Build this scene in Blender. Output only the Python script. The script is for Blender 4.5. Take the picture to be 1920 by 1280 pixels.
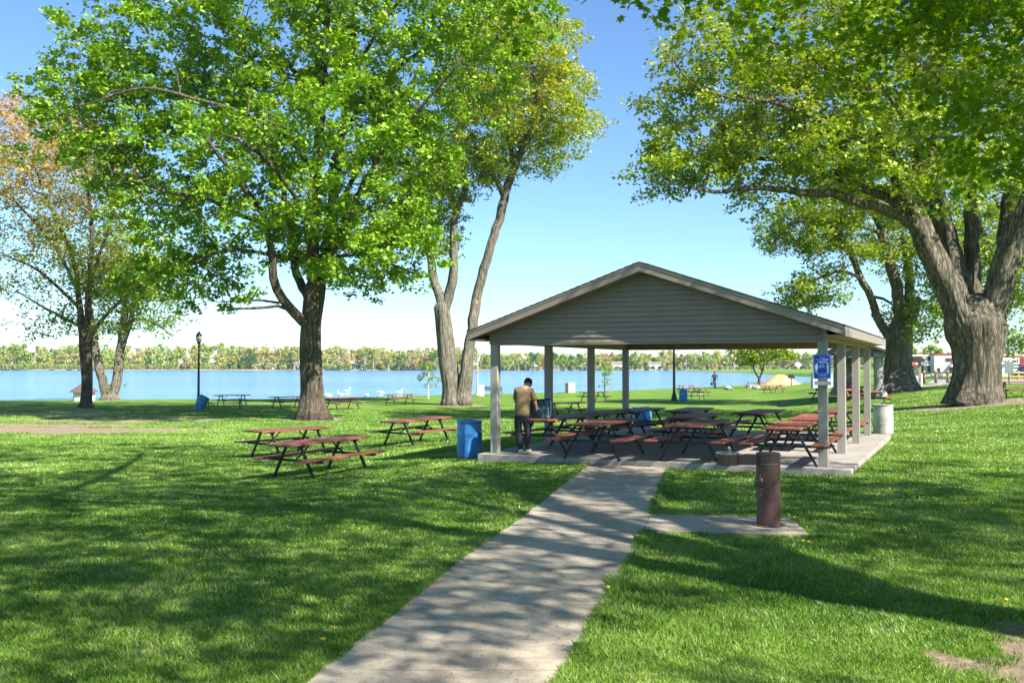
import bpy, math, random
import numpy as np
from mathutils import Vector, Matrix

for o in list(bpy.data.objects): bpy.data.objects.remove(o)
SC = bpy.context.scene
COL = SC.collection

# ------------------------------------------------------------------ camera, sky, sun, exposure
F = 1800.0; HOR = 687.0; CAMH = 2.0
PITCH = math.atan((HOR-640.0)/F)
cd = bpy.data.cameras.new('camera'); cam = bpy.data.objects.new('camera', cd); COL.objects.link(cam)
cam.location = (0, 0, CAMH); cam.rotation_euler = (math.radians(90)+PITCH, 0, 0)
cd.sensor_width = 36.0; cd.lens = F/1920*36.0; cd.clip_start = 0.1; cd.clip_end = 5000
SC.camera = cam
SUN_A, SUN_E = math.radians(-43), math.radians(42)
SDIR = Vector((math.cos(SUN_A)*math.cos(SUN_E), math.sin(SUN_A)*math.cos(SUN_E), math.sin(SUN_E)))
w = bpy.data.worlds.new('World'); SC.world = w; w.use_nodes = True
nt = w.node_tree; bg = nt.nodes['Background']
sky = nt.nodes.new('ShaderNodeTexSky'); sky.sky_type = 'NISHITA'; sky.sun_disc = False
sky.sun_elevation = SUN_E; sky.sun_rotation = math.pi/2 - SUN_A
sky.altitude = 0; sky.air_density = 1.0; sky.dust_density = 0.0; sky.ozone_density = 5.0
tn = nt.nodes.new('ShaderNodeMix'); tn.data_type = 'RGBA'; tn.blend_type = 'MULTIPLY'; tn.inputs[0].default_value = 1; tn.inputs[7].default_value = (.83, .96, 1.05, 1)
nt.links.new(sky.outputs[0], tn.inputs[6]); nt.links.new(tn.outputs[2], bg.inputs[0]); bg.inputs[1].default_value = 0.082
sl = bpy.data.lights.new('sun', 'SUN'); sl.energy = 5.0; sl.angle = math.radians(0.53); sl.color = (1, .94, .84)
so = bpy.data.objects.new('sun', sl); COL.objects.link(so); so.rotation_euler = SDIR.to_track_quat('Z', 'Y').to_euler()
SC.view_settings.view_transform = 'Standard'; SC.view_settings.look = 'None'
SC.view_settings.exposure = 1.36; SC.view_settings.gamma = 1.0

# ------------------------------------------------------------------ helpers
def tag(o, label=None, cat=None, group=None, kind=None):
    if label: o['label'] = label
    if cat: o['category'] = cat
    if group: o['group'] = group
    if kind: o['kind'] = kind
    return o
def thing(name, label, cat, loc=(0,0,0), rz=0, group=None):
    o = bpy.data.objects.new(name, None); COL.objects.link(o); o.empty_display_size = .2
    o.location = loc; o.rotation_euler = (0,0,rz)
    return tag(o, label, cat, group)
def copy_tree(o, parent=None):
    c = o.copy(); COL.objects.link(c); c.parent = parent
    for ch in [x for x in bpy.data.objects if x.parent == o]: copy_tree(ch, c)
    return c
def np_mesh(name, V, loops, totals, mat, parent=None, attr=None, smooth=False):
    me = bpy.data.meshes.new(name)
    V = np.asarray(V, np.float32); loops = np.asarray(loops, np.int32); totals = np.asarray(totals, np.int32)
    me.vertices.add(len(V)); me.vertices.foreach_set('co', V.ravel())
    me.loops.add(len(loops)); me.loops.foreach_set('vertex_index', loops)
    me.polygons.add(len(totals))
    st = np.zeros(len(totals), np.int32); st[1:] = np.cumsum(totals)[:-1]
    me.polygons.foreach_set('loop_start', st); me.polygons.foreach_set('loop_total', totals)
    if smooth: me.polygons.foreach_set('use_smooth', np.ones(len(totals), bool))
    if attr is not None:
        a = me.attributes.new('tint', 'FLOAT', 'FACE'); a.data.foreach_set('value', np.asarray(attr, np.float32))
    me.update(calc_edges=True)
    me.materials.append(mat)
    o = bpy.data.objects.new(name, me); COL.objects.link(o)
    if parent: o.parent = parent
    return o
class MB:
    def __init__(s): s.v = []; s.f = []
    def add(s, vs, fs):
        b = len(s.v); s.v += [tuple(p) for p in vs]; s.f += [tuple(i+b for i in f) for f in fs]; return s
    def box(s, x0, x1, y0, y1, z0, z1, M=None):
        vs = [Vector(p) for p in ((x0,y0,z0),(x1,y0,z0),(x1,y1,z0),(x0,y1,z0),(x0,y0,z1),(x1,y0,z1),(x1,y1,z1),(x0,y1,z1))]
        if M: vs = [M @ p for p in vs]
        return s.add(vs, [(0,3,2,1),(4,5,6,7),(0,1,5,4),(1,2,6,5),(2,3,7,6),(3,0,4,7)])
    def bar(s, a, b, w, h, up=(0,0,1)):
        a, b = Vector(a), Vector(b); d = (b-a).normalized(); u = Vector(up)
        if abs(d.dot(u)) > .98: u = Vector((0,1,0))
        sx = d.cross(u).normalized(); sz = sx.cross(d).normalized()
        vs = [p + sx*w*i/2 + sz*h*j/2 for p in (a, b) for i, j in ((-1,-1),(1,-1),(1,1),(-1,1))]
        return s.add(vs, [(3,2,1,0),(4,5,6,7),(0,1,5,4),(1,2,6,5),(2,3,7,6),(3,0,4,7)])
    def lathe(s, prof, n=20, c=(0,0,0), M=None, sx=1, sy=1):
        vs = []; fs = []
        for r, z in prof:
            for k in range(n):
                t = 2*math.pi*k/n; p = Vector((c[0]+r*math.cos(t)*sx, c[1]+r*math.sin(t)*sy, c[2]+z)); vs.append(M @ p if M else p)
        m = len(prof)
        for i in range(m-1):
            for k in range(n):
                fs.append((i*n+k, i*n+(k+1)%n, (i+1)*n+(k+1)%n, (i+1)*n+k))
        fs.append(tuple(range(n-1, -1, -1))); fs.append(tuple((m-1)*n+k for k in range(n)))
        return s.add(vs, fs)
    def tube(s, pts, rad, n=10, wob=0.0, seed=0, ridge=0.0):
        pts = [Vector(p) for p in pts]; rnd = random.Random(seed); ph = [rnd.random()*6.28 for _ in range(4)]
        if not hasattr(rad, '__len__'): rad = [rad]*len(pts)
        ref = Vector((1,0,0)); rings = []
        for i, p in enumerate(pts):
            d = (pts[min(i+1,len(pts)-1)]-pts[max(i-1,0)]).normalized()
            if abs(d.dot(ref)) > .95: ref = Vector((0,1,0))
            sx = (ref - d*ref.dot(d)).normalized(); sy = d.cross(sx); ref = sx
            ring = []
            for k in range(n):
                t = 2*math.pi*k/n
                r = rad[i]*(1+wob*(.5*math.sin(3*t+ph[0]+i*.22)+.35*math.sin(5*t+ph[1]-i*.13)+.3*math.sin(2*t+ph[2]+i*.5)))
                if ridge: r *= 1+ridge*(float(vnoise(math.cos(t)*2.6+7, math.sin(t)*2.6+i*.10, .33))-.5)+ridge*.8*(float(vnoise(math.cos(t)*2+20, math.sin(t)*2+i*.35, .8))-.5)
                ring.append(p+sx*math.cos(t)*r+sy*math.sin(t)*r)
            rings.append(ring)
        vs = [q for r in rings for q in r]; fs = []
        for i in range(len(pts)-1):
            for k in range(n): fs.append((i*n+k, i*n+(k+1)%n, (i+1)*n+(k+1)%n, (i+1)*n+k))
        fs.append(tuple(range(n-1,-1,-1))); fs.append(tuple((len(pts)-1)*n+k for k in range(n)))
        return s.add(vs, fs)
    def prism(s, poly, z0, z1, M=None):
        n = len(poly); vs = [Vector((x,y,z0)) for x,y in poly]+[Vector((x,y,z1)) for x,y in poly]
        if M: vs = [M @ p for p in vs]
        return s.add(vs, [tuple(range(n-1,-1,-1)), tuple(range(n,2*n))]+[(i,(i+1)%n,n+(i+1)%n,n+i) for i in range(n)])
    def build(s, name, mat, parent=None, smooth=False, bevel=0):
        me = bpy.data.meshes.new(name); me.from_pydata([tuple(p) for p in s.v], [], s.f)
        me.materials.append(mat)
        if smooth:
            me.polygons.foreach_set('use_smooth', [True]*len(me.polygons))
        me.update(); me.validate()
        o = bpy.data.objects.new(name, me); COL.objects.link(o)
        if parent: o.parent = parent
        if smooth:
            try: me.set_sharp_from_angle(angle=math.radians(40))
            except Exception: pass
        if bevel:
            b = o.modifiers.new('bevel', 'BEVEL'); b.width = bevel; b.segments = 2; b.limit_method = 'ANGLE'
        return o
def text(name, s, size, mat, parent, M, ex=.002, bold=0):
    c = bpy.data.curves.new(name, 'FONT'); c.body = s; c.size = size; c.align_x = 'CENTER'; c.align_y = 'CENTER'; c.extrude = ex; c.offset = bold
    t = bpy.data.objects.new(name, c); COL.objects.link(t)
    me = bpy.data.meshes.new_from_object(t.evaluated_get(bpy.context.evaluated_depsgraph_get()))
    bpy.data.objects.remove(t)
    me.transform(M); me.materials.clear(); me.materials.append(mat)
    o = bpy.data.objects.new(name, me); COL.objects.link(o); o.parent = parent
    return o

# value noise (numpy)
_T = np.random.RandomState(5).rand(256,256)
def vnoise(x, y, s=1.0):
    x = np.asarray(x, float)/s+1000.3; y = np.asarray(y, float)/s+1000.7
    xi = np.floor(x).astype(int); yi = np.floor(y).astype(int); fx = x-xi; fy = y-yi
    fx = fx*fx*(3-2*fx); fy = fy*fy*(3-2*fy)
    g = lambda a, b: _T[a % 256, b % 256]
    return (g(xi,yi)*(1-fx)+g(xi+1,yi)*fx)*(1-fy)+(g(xi,yi+1)*(1-fx)+g(xi+1,yi+1)*fx)*fy
def S(t, a, b):
    t = np.clip((np.asarray(t, float)-a)/(b-a), 0, 1); return t*t*(3-2*t)

# ------------------------------------------------------------------ terrain
SHX = [-900,-120,-42.7,-22.4,-3.2,11.2,25,37.8,62,76,90,112,150]
SHY = [30, 62, 80.5, 84.5, 97, 112, 131, 150, 185, 215, 290, 480, 1100]
def shore_y(x): return np.interp(x, SHX, SHY)
LAKE = -1.12
def gz(x, y):
    x = np.asarray(x, float); y = np.asarray(y, float)
    a = S(y, 14, 62)
    L = S(-x, -1, 6)*S(y, 12, 21)
    z = -.7*a - .38*L*(1-a)
    R = S(x-.25*y, 0, 15)*S(y, 10, 45)
    far = .72 - .80*S(y, 60, 200)
    z = z*(1-R) + far*R
    z = z + .03*S(x, 5.0, 6.8)*S(y, 12, 17)*(1-S(y, 30, 38))
    z = z + .05*(vnoise(x, y, 9)-.5)*S(y, 4, 30)
    sy = shore_y(x) + 2.0*(vnoise(x, y*0+3, 7)-.5)
    z = z*(1-S(y, sy-22, sy-1)) + (-.82)*S(y, sy-22, sy-1)
    return z - 2.5*S(y, sy, sy+6)
def ray(px, py):
    dx = (px-960)/F; dy = (640-py)/F
    return Vector((dx, math.cos(PITCH)-dy*math.sin(PITCH), math.sin(PITCH)+dy*math.cos(PITCH)))
def at(px, py, d):               # point along the pixel's ray at depth d (metres along +Y)
    r = ray(px, py); k = d/r.y; return Vector((r.x*k, d, CAMH+r.z*k))
def on_ground(px, py, h=0.0):
    r = ray(px, py); lo = 3.0
    d = 3.0
    while d < 1500:
        k = d/r.y
        if CAMH+r.z*k <= float(gz(r.x*k, d))+h: break
        lo = d; d *= 1.01
    hi = d
    for _ in range(30):
        m = (lo+hi)/2; k = m/r.y
        if CAMH+r.z*k <= float(gz(r.x*k, m))+h: hi = m
        else: lo = m
    k = hi/r.y
    return Vector((r.x*k, hi, float(gz(r.x*k, hi))))

# ------------------------------------------------------------------ materials
def nodes(m):
    m.use_nodes = True; return m.node_tree.nodes, m.node_tree.links, m.node_tree.nodes['Principled BSDF']
def coords(n, l, sc=(1,1,1)):
    tc = n.new('ShaderNodeTexCoord'); mp = n.new('ShaderNodeMapping'); mp.inputs['Scale'].default_value = sc
    l.new(tc.outputs['Object'], mp.inputs[0]); return mp.outputs[0]
def noise(n, l, co, s, det=4, rough=.6):
    t = n.new('ShaderNodeTexNoise'); t.inputs['Scale'].default_value = s; t.inputs['Detail'].default_value = det; t.inputs['Roughness'].default_value = rough
    l.new(co, t.inputs['Vector']); return t.outputs[0]
def ramp(n, l, fac, stops):
    r = n.new('ShaderNodeValToRGB'); e = r.color_ramp.elements
    while len(e) < len(stops): e.new(.5)
    for i, (p, c) in enumerate(stops): e[i].position = p; e[i].color = (*c, 1)
    l.new(fac, r.inputs[0]); return r.outputs[0]
def bump(n, l, h, bs, st, dist=.02):
    b = n.new('ShaderNodeBump'); b.inputs['Strength'].default_value = st; b.inputs['Distance'].default_value = dist
    l.new(h, b.inputs['Height']); l.new(b.outputs[0], bs.inputs['Normal'])
def mat(name, c, rough=.6, var=.2, s=6, st=.0, metal=0, sc=(1,1,1), dist=.01, spec=.5, c2=None):
    m = bpy.data.materials.new(name); n, l, b = nodes(m); co = coords(n, l, sc)
    f = noise(n, l, co, s)
    a = tuple(x*(1-var) for x in c); d = c2 or tuple(min(1, x*(1+var)) for x in c)
    l.new(ramp(n, l, f, [(.32, a), (.68, d)]), b.inputs['Base Color'])
    b.inputs['Roughness'].default_value = rough; b.inputs['Metallic'].default_value = metal
    b.inputs['Specular IOR Level'].default_value = spec
    if st: bump(n, l, noise(n, l, co, s*4), b, st, dist)
    return m
def leaf_mat(name, stops, trans=.45, rough=.5):
    m = bpy.data.materials.new(name); n, l, b = nodes(m)
    at_ = n.new('ShaderNodeAttribute'); at_.attribute_name = 'tint'
    c = ramp(n, l, at_.outputs['Fac'], stops)
    l.new(c, b.inputs['Base Color']); b.inputs['Roughness'].default_value = rough; b.inputs['Specular IOR Level'].default_value = .35
    t = n.new('ShaderNodeBsdfTranslucent')
    hs = n.new('ShaderNodeHueSaturation'); hs.inputs['Saturation'].default_value = 1.12; hs.inputs['Value'].default_value = 1.3; hs.inputs['Hue'].default_value = .49
    l.new(c, hs.inputs['Color']); l.new(hs.outputs[0], t.inputs[0])
    mx = n.new('ShaderNodeMixShader'); mx.inputs[0].default_value = trans
    l.new(b.outputs[0], mx.inputs[1]); l.new(t.outputs[0], mx.inputs[2])
    l.new(mx.outputs[0], n['Material Output'].inputs[0]); return m
def bark(name, c1, c2, s=1.0, st=.8):
    m = bpy.data.materials.new(name); n, l, b = nodes(m)
    co = coords(n, l, (9*s, 9*s, 1.3*s)); f = noise(n, l, co, 1.6, 6, .7)
    co2 = coords(n, l, (1,1,1)); g = noise(n, l, co2, .9, 3)
    c = ramp(n, l, f, [(.36, tuple(x*.45 for x in c1)), (.5, c1), (.66, c2)])
    d = ramp(n, l, g, [(.35, (.72,.76,.66)), (.65, (1.1,1.05,1.0))])
    mx = n.new('ShaderNodeMix'); mx.data_type = 'RGBA'; mx.blend_type = 'MULTIPLY'; mx.inputs[0].default_value = 1
    l.new(c, mx.inputs[6]); l.new(d, mx.inputs[7]); l.new(mx.outputs[2], b.inputs['Base Color'])
    b.inputs['Roughness'].default_value = .9; b.inputs['Specular IOR Level'].default_value = .15
    bump(n, l, f, b, st, .14); return m

G = {}
G['conc'] = None
def concrete(name, base, stain=.64):
    m = bpy.data.materials.new(name); n, l, b = nodes(m); co = coords(n, l)
    f = noise(n, l, co, 1.3, 5, .65); g = noise(n, l, co, 95, 2); k = noise(n, l, co, 14, 4)
    c = ramp(n, l, f, [(.3, tuple(x*stain for x in base)), (.6, base)])
    d = ramp(n, l, g, [(.3, (.62,.62,.62)), (.55, (1,1,1)), (.75, (1.15,1.13,1.1))])
    e = ramp(n, l, k, [(.35, (.85,.84,.82)), (.6, (1.04,1.04,1.04))])
    mx = n.new('ShaderNodeMix'); mx.data_type = 'RGBA'; mx.blend_type = 'MULTIPLY'; mx.inputs[0].default_value = 1
    l.new(c, mx.inputs[6]); l.new(d, mx.inputs[7])
    m2 = n.new('ShaderNodeMix'); m2.data_type = 'RGBA'; m2.blend_type = 'MULTIPLY'; m2.inputs[0].default_value = 1
    l.new(mx.outputs[2], m2.inputs[6]); l.new(e, m2.inputs[7]); l.new(m2.outputs[2], b.inputs['Base Color'])
    b.inputs['Roughness'].default_value = .85; b.inputs['Specular IOR Level'].default_value = .25
    bump(n, l, g, b, .5, .004); return m
M_conc = concrete('path_concrete', (.45,.385,.30))
M_slab = concrete('slab_concrete', (.38,.35,.31), .8)
M_black = mat('black_steel', (.012,.014,.02), .45, .2, 8)
M_fasc = mat('taupe_trim', (.25,.205,.165), .5, .06, 3)
M_post = mat('post_paint', (.29,.275,.24), .55, .10, 5, .15, sc=(1,1,.3))
M_beam = mat('beam_wood', (.30,.235,.12), .7, .2, 4, .2, sc=(1,6,1))
M_shing = mat('shingle', (.055,.045,.045), .9, .4, 30, .6)
M_blue = mat('blue_plastic', (.02,.18,.52), .34, .22, 3.5, .12, c2=(.07,.30,.66))
M_blue2 = mat('blue_plastic_faded', (.01,.14,.30), .45, .25, 4, .12, c2=(.05,.26,.42))
M_white = mat('white_metal', (.62,.61,.58), .5, .12, 2)
M_whitep = mat('white_paint', (.72,.71,.68), .6, .06, 2)
M_galv = mat('weathered_drum', (.42,.39,.36), .55, .35, 3, .2, c2=(.6,.58,.55))
M_glass = mat('dark_glass', (.03,.035,.045), .1, .1, 2)
M_green = mat('dark_green_iron', (.012,.03,.028), .4, .2, 5)
M_red = mat('red_metal', (.30,.03,.035), .5, .12, 3)
M_sand = mat('sand', (.46,.29,.16), .95, .14, 1.2, .5, dist=.1)
M_stone = mat('field_stone', (.30,.28,.25), .9, .4, 2.5, .6, dist=.06)
M_tan = mat('tan_block', (.5,.42,.31), .8, .1, 3)

# wood of the tables: weathered brown-red boards, with gaps as geometry
def wood(name, c1, c2):
    m = bpy.data.materials.new(name); n, l, b = nodes(m); co = coords(n, l, (1.2, 22, 22))
    f = noise(n, l, co, 1.6, 6, .7); g = noise(n, l, coords(n, l), 2.2, 3)
    c = ramp(n, l, f, [(.32, tuple(x*.6 for x in c1)), (.5, c1), (.68, c2)])
    d = ramp(n, l, g, [(.35, (.75,.78,.82)), (.62, (1.12,1.0,.92))])
    mx = n.new('ShaderNodeMix'); mx.data_type = 'RGBA'; mx.blend_type = 'MULTIPLY'; mx.inputs[0].default_value = 1
    l.new(c, mx.inputs[6]); l.new(d, mx.inputs[7])
    oi = n.new('ShaderNodeObjectInfo'); wr = ramp(n, l, oi.outputs['Random'], [(0, (.72,.74,.78)), (.5, (1,1,1)), (1, (1.25,1.12,1.0))])
    m3 = n.new('ShaderNodeMix'); m3.data_type = 'RGBA'; m3.blend_type = 'MULTIPLY'; m3.inputs[0].default_value = 1
    l.new(mx.outputs[2], m3.inputs[6]); l.new(wr, m3.inputs[7]); l.new(m3.outputs[2], b.inputs['Base Color'])
    b.inputs['Roughness'].default_value = .55; bump(n, l, f, b, .3, .004); return m
M_wood = wood('stained_board', (.22,.075,.05), (.33,.15,.11))
M_wood_o = wood('orange_board', (.34,.10,.05), (.46,.17,.09))
M_bark1 = bark('maple_bark', (.10,.083,.065), (.24,.205,.165))
M_bark2 = bark('grey_bark', (.18,.165,.14), (.35,.325,.28), .8, 1.0)
M_bark4 = bark('old_maple_bark', (.12,.105,.083), (.34,.305,.255), .75, 1.0)
# ------------------------------------------------------------------ ground
DIRT = []   # (x, y, rx, ry, angle, strength)
for px, py, rx, ry in ((60,806,7.5,2.6),(190,788,6.5,1.7),(330,786,3.6,1.0),(60,775,6,1.5),(240,779,5,1.0),(120,797,5,1.2)):
    p = on_ground(px, py); DIRT.append((p.x, p.y, rx, ry, -.08, 1.0))
for px, py, r in ((588,786,2.0),(856,759,2.4),(1822,758,3.9),(1686,733,2.6),(160,765,1.0),(208,750,1.2)):
    p = on_ground(px, py); DIRT.append((p.x, p.y, r, r*.9, 0, .8))
p = on_ground(1915, 1262); DIRT.append((p.x+.35, p.y-.1, 1.0, .75, .2, 1.0)); DIRT.append((p.x+.8, p.y+.9, .9, .5, .2, .7))
def dirt(x, y):
    d = np.zeros(np.shape(x))
    for cx, cy, rx, ry, an, s in DIRT:
        u = (x-cx)*math.cos(an)+(y-cy)*math.sin(an); v = -(x-cx)*math.sin(an)+(y-cy)*math.cos(an)
        q = np.sqrt((u/rx)**2+(v/ry)**2)
        q = q + .75*(vnoise(x, y, max(.25, ry*.45))-.5) + .35*(vnoise(x, y, max(.1, ry*.14))-.5)
        d = np.maximum(d, s*(1-S(q, .55, 1.15)))
    return d
def axis(parts):
    return np.unique(np.concatenate([np.arange(a, b, s) for a, b, s in parts]).round(4))
XS = axis([(-900,-120,30),(-120,-45,2.5),(-45,-14,.6),(-14,14,.22),(14,45,.6),(45,160,2.5),(160,900,30)])
YS = axis([(-60,3,3),(3,24,.2),(24,70,.5),(70,160,1.5),(160,330,4),(330,1100,40)])
X, Y = np.meshgrid(XS, YS); Z = gz(X, Y)
SX_ = np.abs(X) # tiny relief near the camera
Z = Z + .02*(vnoise(X, Y, .8)-.5)*S(Y, 2, 6)*(1-S(Y, 30, 60)) - .01
ny, nx = X.shape
V = np.stack([X, Y, Z], -1).reshape(-1, 3)
I = np.arange((ny-1)*(nx-1)); r_, c_ = I//(nx-1), I % (nx-1); b0 = r_*nx+c_
Q = np.stack([b0, b0+1, b0+nx+1, b0+nx], -1)
mg = bpy.data.materials.new('lawn'); n, l, b = nodes(mg)
co = coords(n, l); f1 = noise(n, l, co, .35, 5, .65); f2 = noise(n, l, co, 5, 4, .7); f3 = noise(n, l, co, 60, 2)
gcol = ramp(n, l, f1, [(.3, (.07,.17,.022)), (.5, (.14,.25,.032)), (.7, (.24,.33,.055))])
g2 = ramp(n, l, f2, [(.3, (.7,.76,.7)), (.7, (1.25,1.18,1.2))]); g3 = ramp(n, l, f3, [(.3, (.55,.6,.55)), (.7, (1.4,1.35,1.4))])
def mul(n, l, a, b_):
    mx = n.new('ShaderNodeMix'); mx.data_type = 'RGBA'; mx.blend_type = 'MULTIPLY'; mx.inputs[0].default_value = 1
    l.new(a, mx.inputs[6]); l.new(b_, mx.inputs[7]); return mx.outputs[2]
gc = mul(n, l, mul(n, l, gcol, g2), g3)
soil = ramp(n, l, noise(n, l, co, 9, 5, .7), [(.3, (.20,.145,.10)), (.6, (.38,.29,.20)), (.75, (.5,.41,.3))])
ad = n.new('ShaderNodeAttribute'); ad.attribute_name = 'dirt'
ma = n.new('ShaderNodeMath'); ma.operation = 'ADD'; l.new(ad.outputs['Fac'], ma.inputs[0])
mb_ = n.new('ShaderNodeMath'); mb_.operation = 'MULTIPLY_ADD'; l.new(noise(n, l, co, 3.2, 5, .7), mb_.inputs[0]); mb_.inputs[1].default_value = 1.2; mb_.inputs[2].default_value = -.6
l.new(mb_.outputs[0], ma.inputs[1])
fr = ramp(n, l, ma.outputs[0], [(.38, (0,0,0)), (.6, (1,1,1))])
mx = n.new('ShaderNodeMix'); mx.data_type = 'RGBA'; l.new(fr, mx.inputs[0]); l.new(gc, mx.inputs[6]); l.new(soil, mx.inputs[7])
l.new(mx.outputs[2], b.inputs['Base Color']); b.inputs['Roughness'].default_value = .9; b.inputs['Specular IOR Level'].default_value = .12
bump(n, l, noise(n, l, co, 14, 6, .75), b, .9, .08)
ground = np_mesh('ground', V, Q.ravel(), np.full(len(Q), 4), mg, smooth=True)
ground.data.attributes.new('dirt', 'FLOAT', 'POINT').data.foreach_set('value', dirt(V[:,0], V[:,1]).astype(np.float32))
tag(ground, kind='structure')

# lake
mw = bpy.data.materials.new('lake_water'); n, l, b = nodes(mw)
b.inputs['Base Color'].default_value = (.02,.12,.30,1); b.inputs['Roughness'].default_value = .12; b.inputs['IOR'].default_value = 1.333
co = coords(n, l, (1,.55,1)); h = noise(n, l, co, .8, 5, .65); bump(n, l, h, b, 1.0, .9)
l.new(ramp(n, l, noise(n, l, coords(n, l, (.006,.02,1)), 2, 4), [(.35,(.06,.19,.38)),(.65,(.10,.28,.46))]), b.inputs['Base Color'])
lake = MB(); lake.add([(-2500,20,LAKE),(2500,20,LAKE),(2500,1500,LAKE),(-2500,1500,LAKE)], [(0,1,2,3)])
tag(lake.build('lake', mw), kind='structure')

# far shore: low bank with lawns
FS = 800.0
xs = np.arange(-1500, 1501, 12.0); V = []; 
for x in xs:
    y0 = FS + 10*(float(vnoise(x, 0, 90))-.5) + 3*(float(vnoise(x, 9, 14))-.5)
    bz = .3*float(vnoise(x, 5, 60))
    V += [(x, y0, LAKE-.3), (x, y0+.6, LAKE+.55+bz), (x, y0+8, LAKE+.8+bz), (x, y0+120, LAKE+3.4), (x, y0+900, LAKE+8)]
Q = []
for i in range(len(xs)-1):
    for j in range(4): a = i*5+j; Q += [a, a+5, a+6, a+1]
M_far = mat('far_bank', (.16,.19,.07), .9, .5, .02, 0, c2=(.34,.31,.2))
tag(np_mesh('far_shore', V, Q, np.full(len(Q)//4, 4), M_far, smooth=True), kind='structure')

# ------------------------------------------------------------------ pavilion frame (local x = along the front, y = away)
PA = math.radians(-25.3); PO = Vector((-.37, 21.4, .10))
PM = Matrix.Translation(PO) @ Matrix.Rotation(PA, 4, 'Z'); PMI = PM.inverted()
SLAB = (-.19, 7.55, -.5, 9.75)

# ------------------------------------------------------------------ concrete: path, fountain pad, shelter slab
LP = [(-3.9,-7),(-3.1,-3),(-1.315,6.07),(-1.05,7.3),(-.55,9.9),(.106,12.7),(1.6,19.9),(1.75,20.6)]
RP = [(-2.8,-7),(-1.85,-3),(.28,6.07),(.58,7.3),(1.2,9.9),(1.8,12.7),(3.26,19.9),(3.4,20.2)]
def pl(P, y): return float(np.interp(y, [q[1] for q in P], [q[0] for q in P]))
m = MB(); yj = [-6.5, -4.4,-2.4,-.4,1.4,3.1,4.7,6.32,8.05,9.95,11.35,12.98,14.6,16.3,18.1]
for a, c in zip(yj, yj[1:]+[20.02]):
    ks = np.linspace(a+.010, c-.010, 7); fr_ = (c == 20.02)
    if fr_: ks = np.linspace(a+.007, 20.0, 5)
    L_ = [(pl(LP, y), y) for y in ks]; R_ = [(pl(RP, y), y) for y in ks]
    if fr_:   # butt against the slab's skewed front edge
        for P, Lst in ((LP, L_), (RP, R_)):
            y = 21.5
            while (PMI @ Vector((pl(P, y), y, 0))).y > SLAB[2]-.004: y -= .01
            Lst[-1] = (pl(P, y), y)
    b0 = len(m.v); vs = []
    for (xa, ya), (xb, yb) in zip(L_, R_):
        za = float(gz(xa, ya)); zb = float(gz(xb, yb))
        vs += [(xa, ya, za+.022), (xb, yb, zb+.022), (xa, ya, za-.1), (xb, yb, zb-.1)]
    fs = []
    for i in range(len(ks)-1):
        q = i*4; fs += [(q, q+1, q+5, q+4), (q, q+4, q+6, q+2), (q+1, q+3, q+7, q+5)]
    fs += [(0, 2, 3, 1), (len(vs)-4, len(vs)-3, len(vs)-1, len(vs)-2)]
    m.add(vs, fs)
tag(m.build('path', M_conc), kind='structure')
pad = [on_ground(*q) for q in ((1213,966),(1300,968),(1400,971),(1484,974),(1502,990),(1516,1004),(1420,1003),(1300,999),(1204,995))]
PAD = [(p.x, p.y) for p in pad]
PAD[0] = (pl(RP, PAD[0][1])+.012, PAD[0][1]); PAD[-1] = (pl(RP, PAD[-1][1])+.012, PAD[-1][1])
m = MB(); m.prism(PAD[::-1], -.1, .018); tag(m.build('fountain_pad', M_conc), kind='structure')
m = MB(); m.box(SLAB[0], SLAB[1], SLAB[2], SLAB[3], -.75, 0, PM)
tag(m.build('shelter_slab', M_slab, bevel=.012), kind='structure')
def in_poly(x, y, P):
    ins = np.zeros(np.shape(x), bool); n_ = len(P)
    for i in range(n_):
        x1, y1 = P[i]; x2, y2 = P[(i+1) % n_]
        c = ((y1 > y) != (y2 > y)) & (x < (x2-x1)*(y-y1)/((y2-y1) if y2 != y1 else 1e-9)+x1); ins ^= c
    return ins
def on_conc(x, y, e=.0):
    lx = np.interp(y, [q[1] for q in LP], [q[0] for q in LP]); rx = np.interp(y, [q[1] for q in RP], [q[0] for q in RP])
    p = (x > lx+e) & (x < rx-e+.12*((y > PAD[-1][1]-.02) & (y < PAD[0][1]+.02))) & (y < 20.5)
    ca, sa = math.cos(-PA), math.sin(-PA); u = (x-PO.x)*ca-(y-PO.y)*sa; v = (x-PO.x)*sa+(y-PO.y)*ca
    s = (u > SLAB[0]) & (u < SLAB[1]) & (v > SLAB[2]) & (v < SLAB[3])
    return p | s | in_poly(x, y, PAD)

# ------------------------------------------------------------------ grass blades (uncountable: one object)
rs = np.random.RandomState(3)
NG = 1250000
d0, d1 = 5.2, 60.0
u = rs.rand(NG); d = d0*(d1/d0)**u
x = (rs.rand(NG)*2-1)*.60*d; y = d
# extra fringe hanging over the path edge
NE = 46000
ye = 5.2*(20/5.2)**rs.rand(NE); sd = rs.rand(NE) < .5
xe = np.where(sd, np.interp(ye, [q[1] for q in LP], [q[0] for q in LP])-np.abs(rs.randn(NE))*.07+.02, np.interp(ye, [q[1] for q in RP], [q[0] for q in RP])+np.abs(rs.randn(NE))*.07-.02)
x = np.concatenate([x, xe]); y = np.concatenate([y, ye]); edge = np.concatenate([np.zeros(NG), np.ones(NE)])
keep = ~on_conc(x, y, .03) & (rs.rand(len(x)) > dirt(x, y)*1.15)
x, y, edge = x[keep], y[keep], edge[keep]; n_ = len(x); z = gz(x, y)-.012
hn = vnoise(x, y, .35)*.6+vnoise(x, y, .11)*.4
hh = (.020+.040*hn*(.4+rs.rand(n_)))*(1+.6*edge)
hh *= 1+1.2*(vnoise(x, y, .5) > .8)*(y < 9)*rs.rand(n_)
wd = (.0019+.0017*rs.rand(n_))*np.clip(y/6.5, 1, 6)
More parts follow.
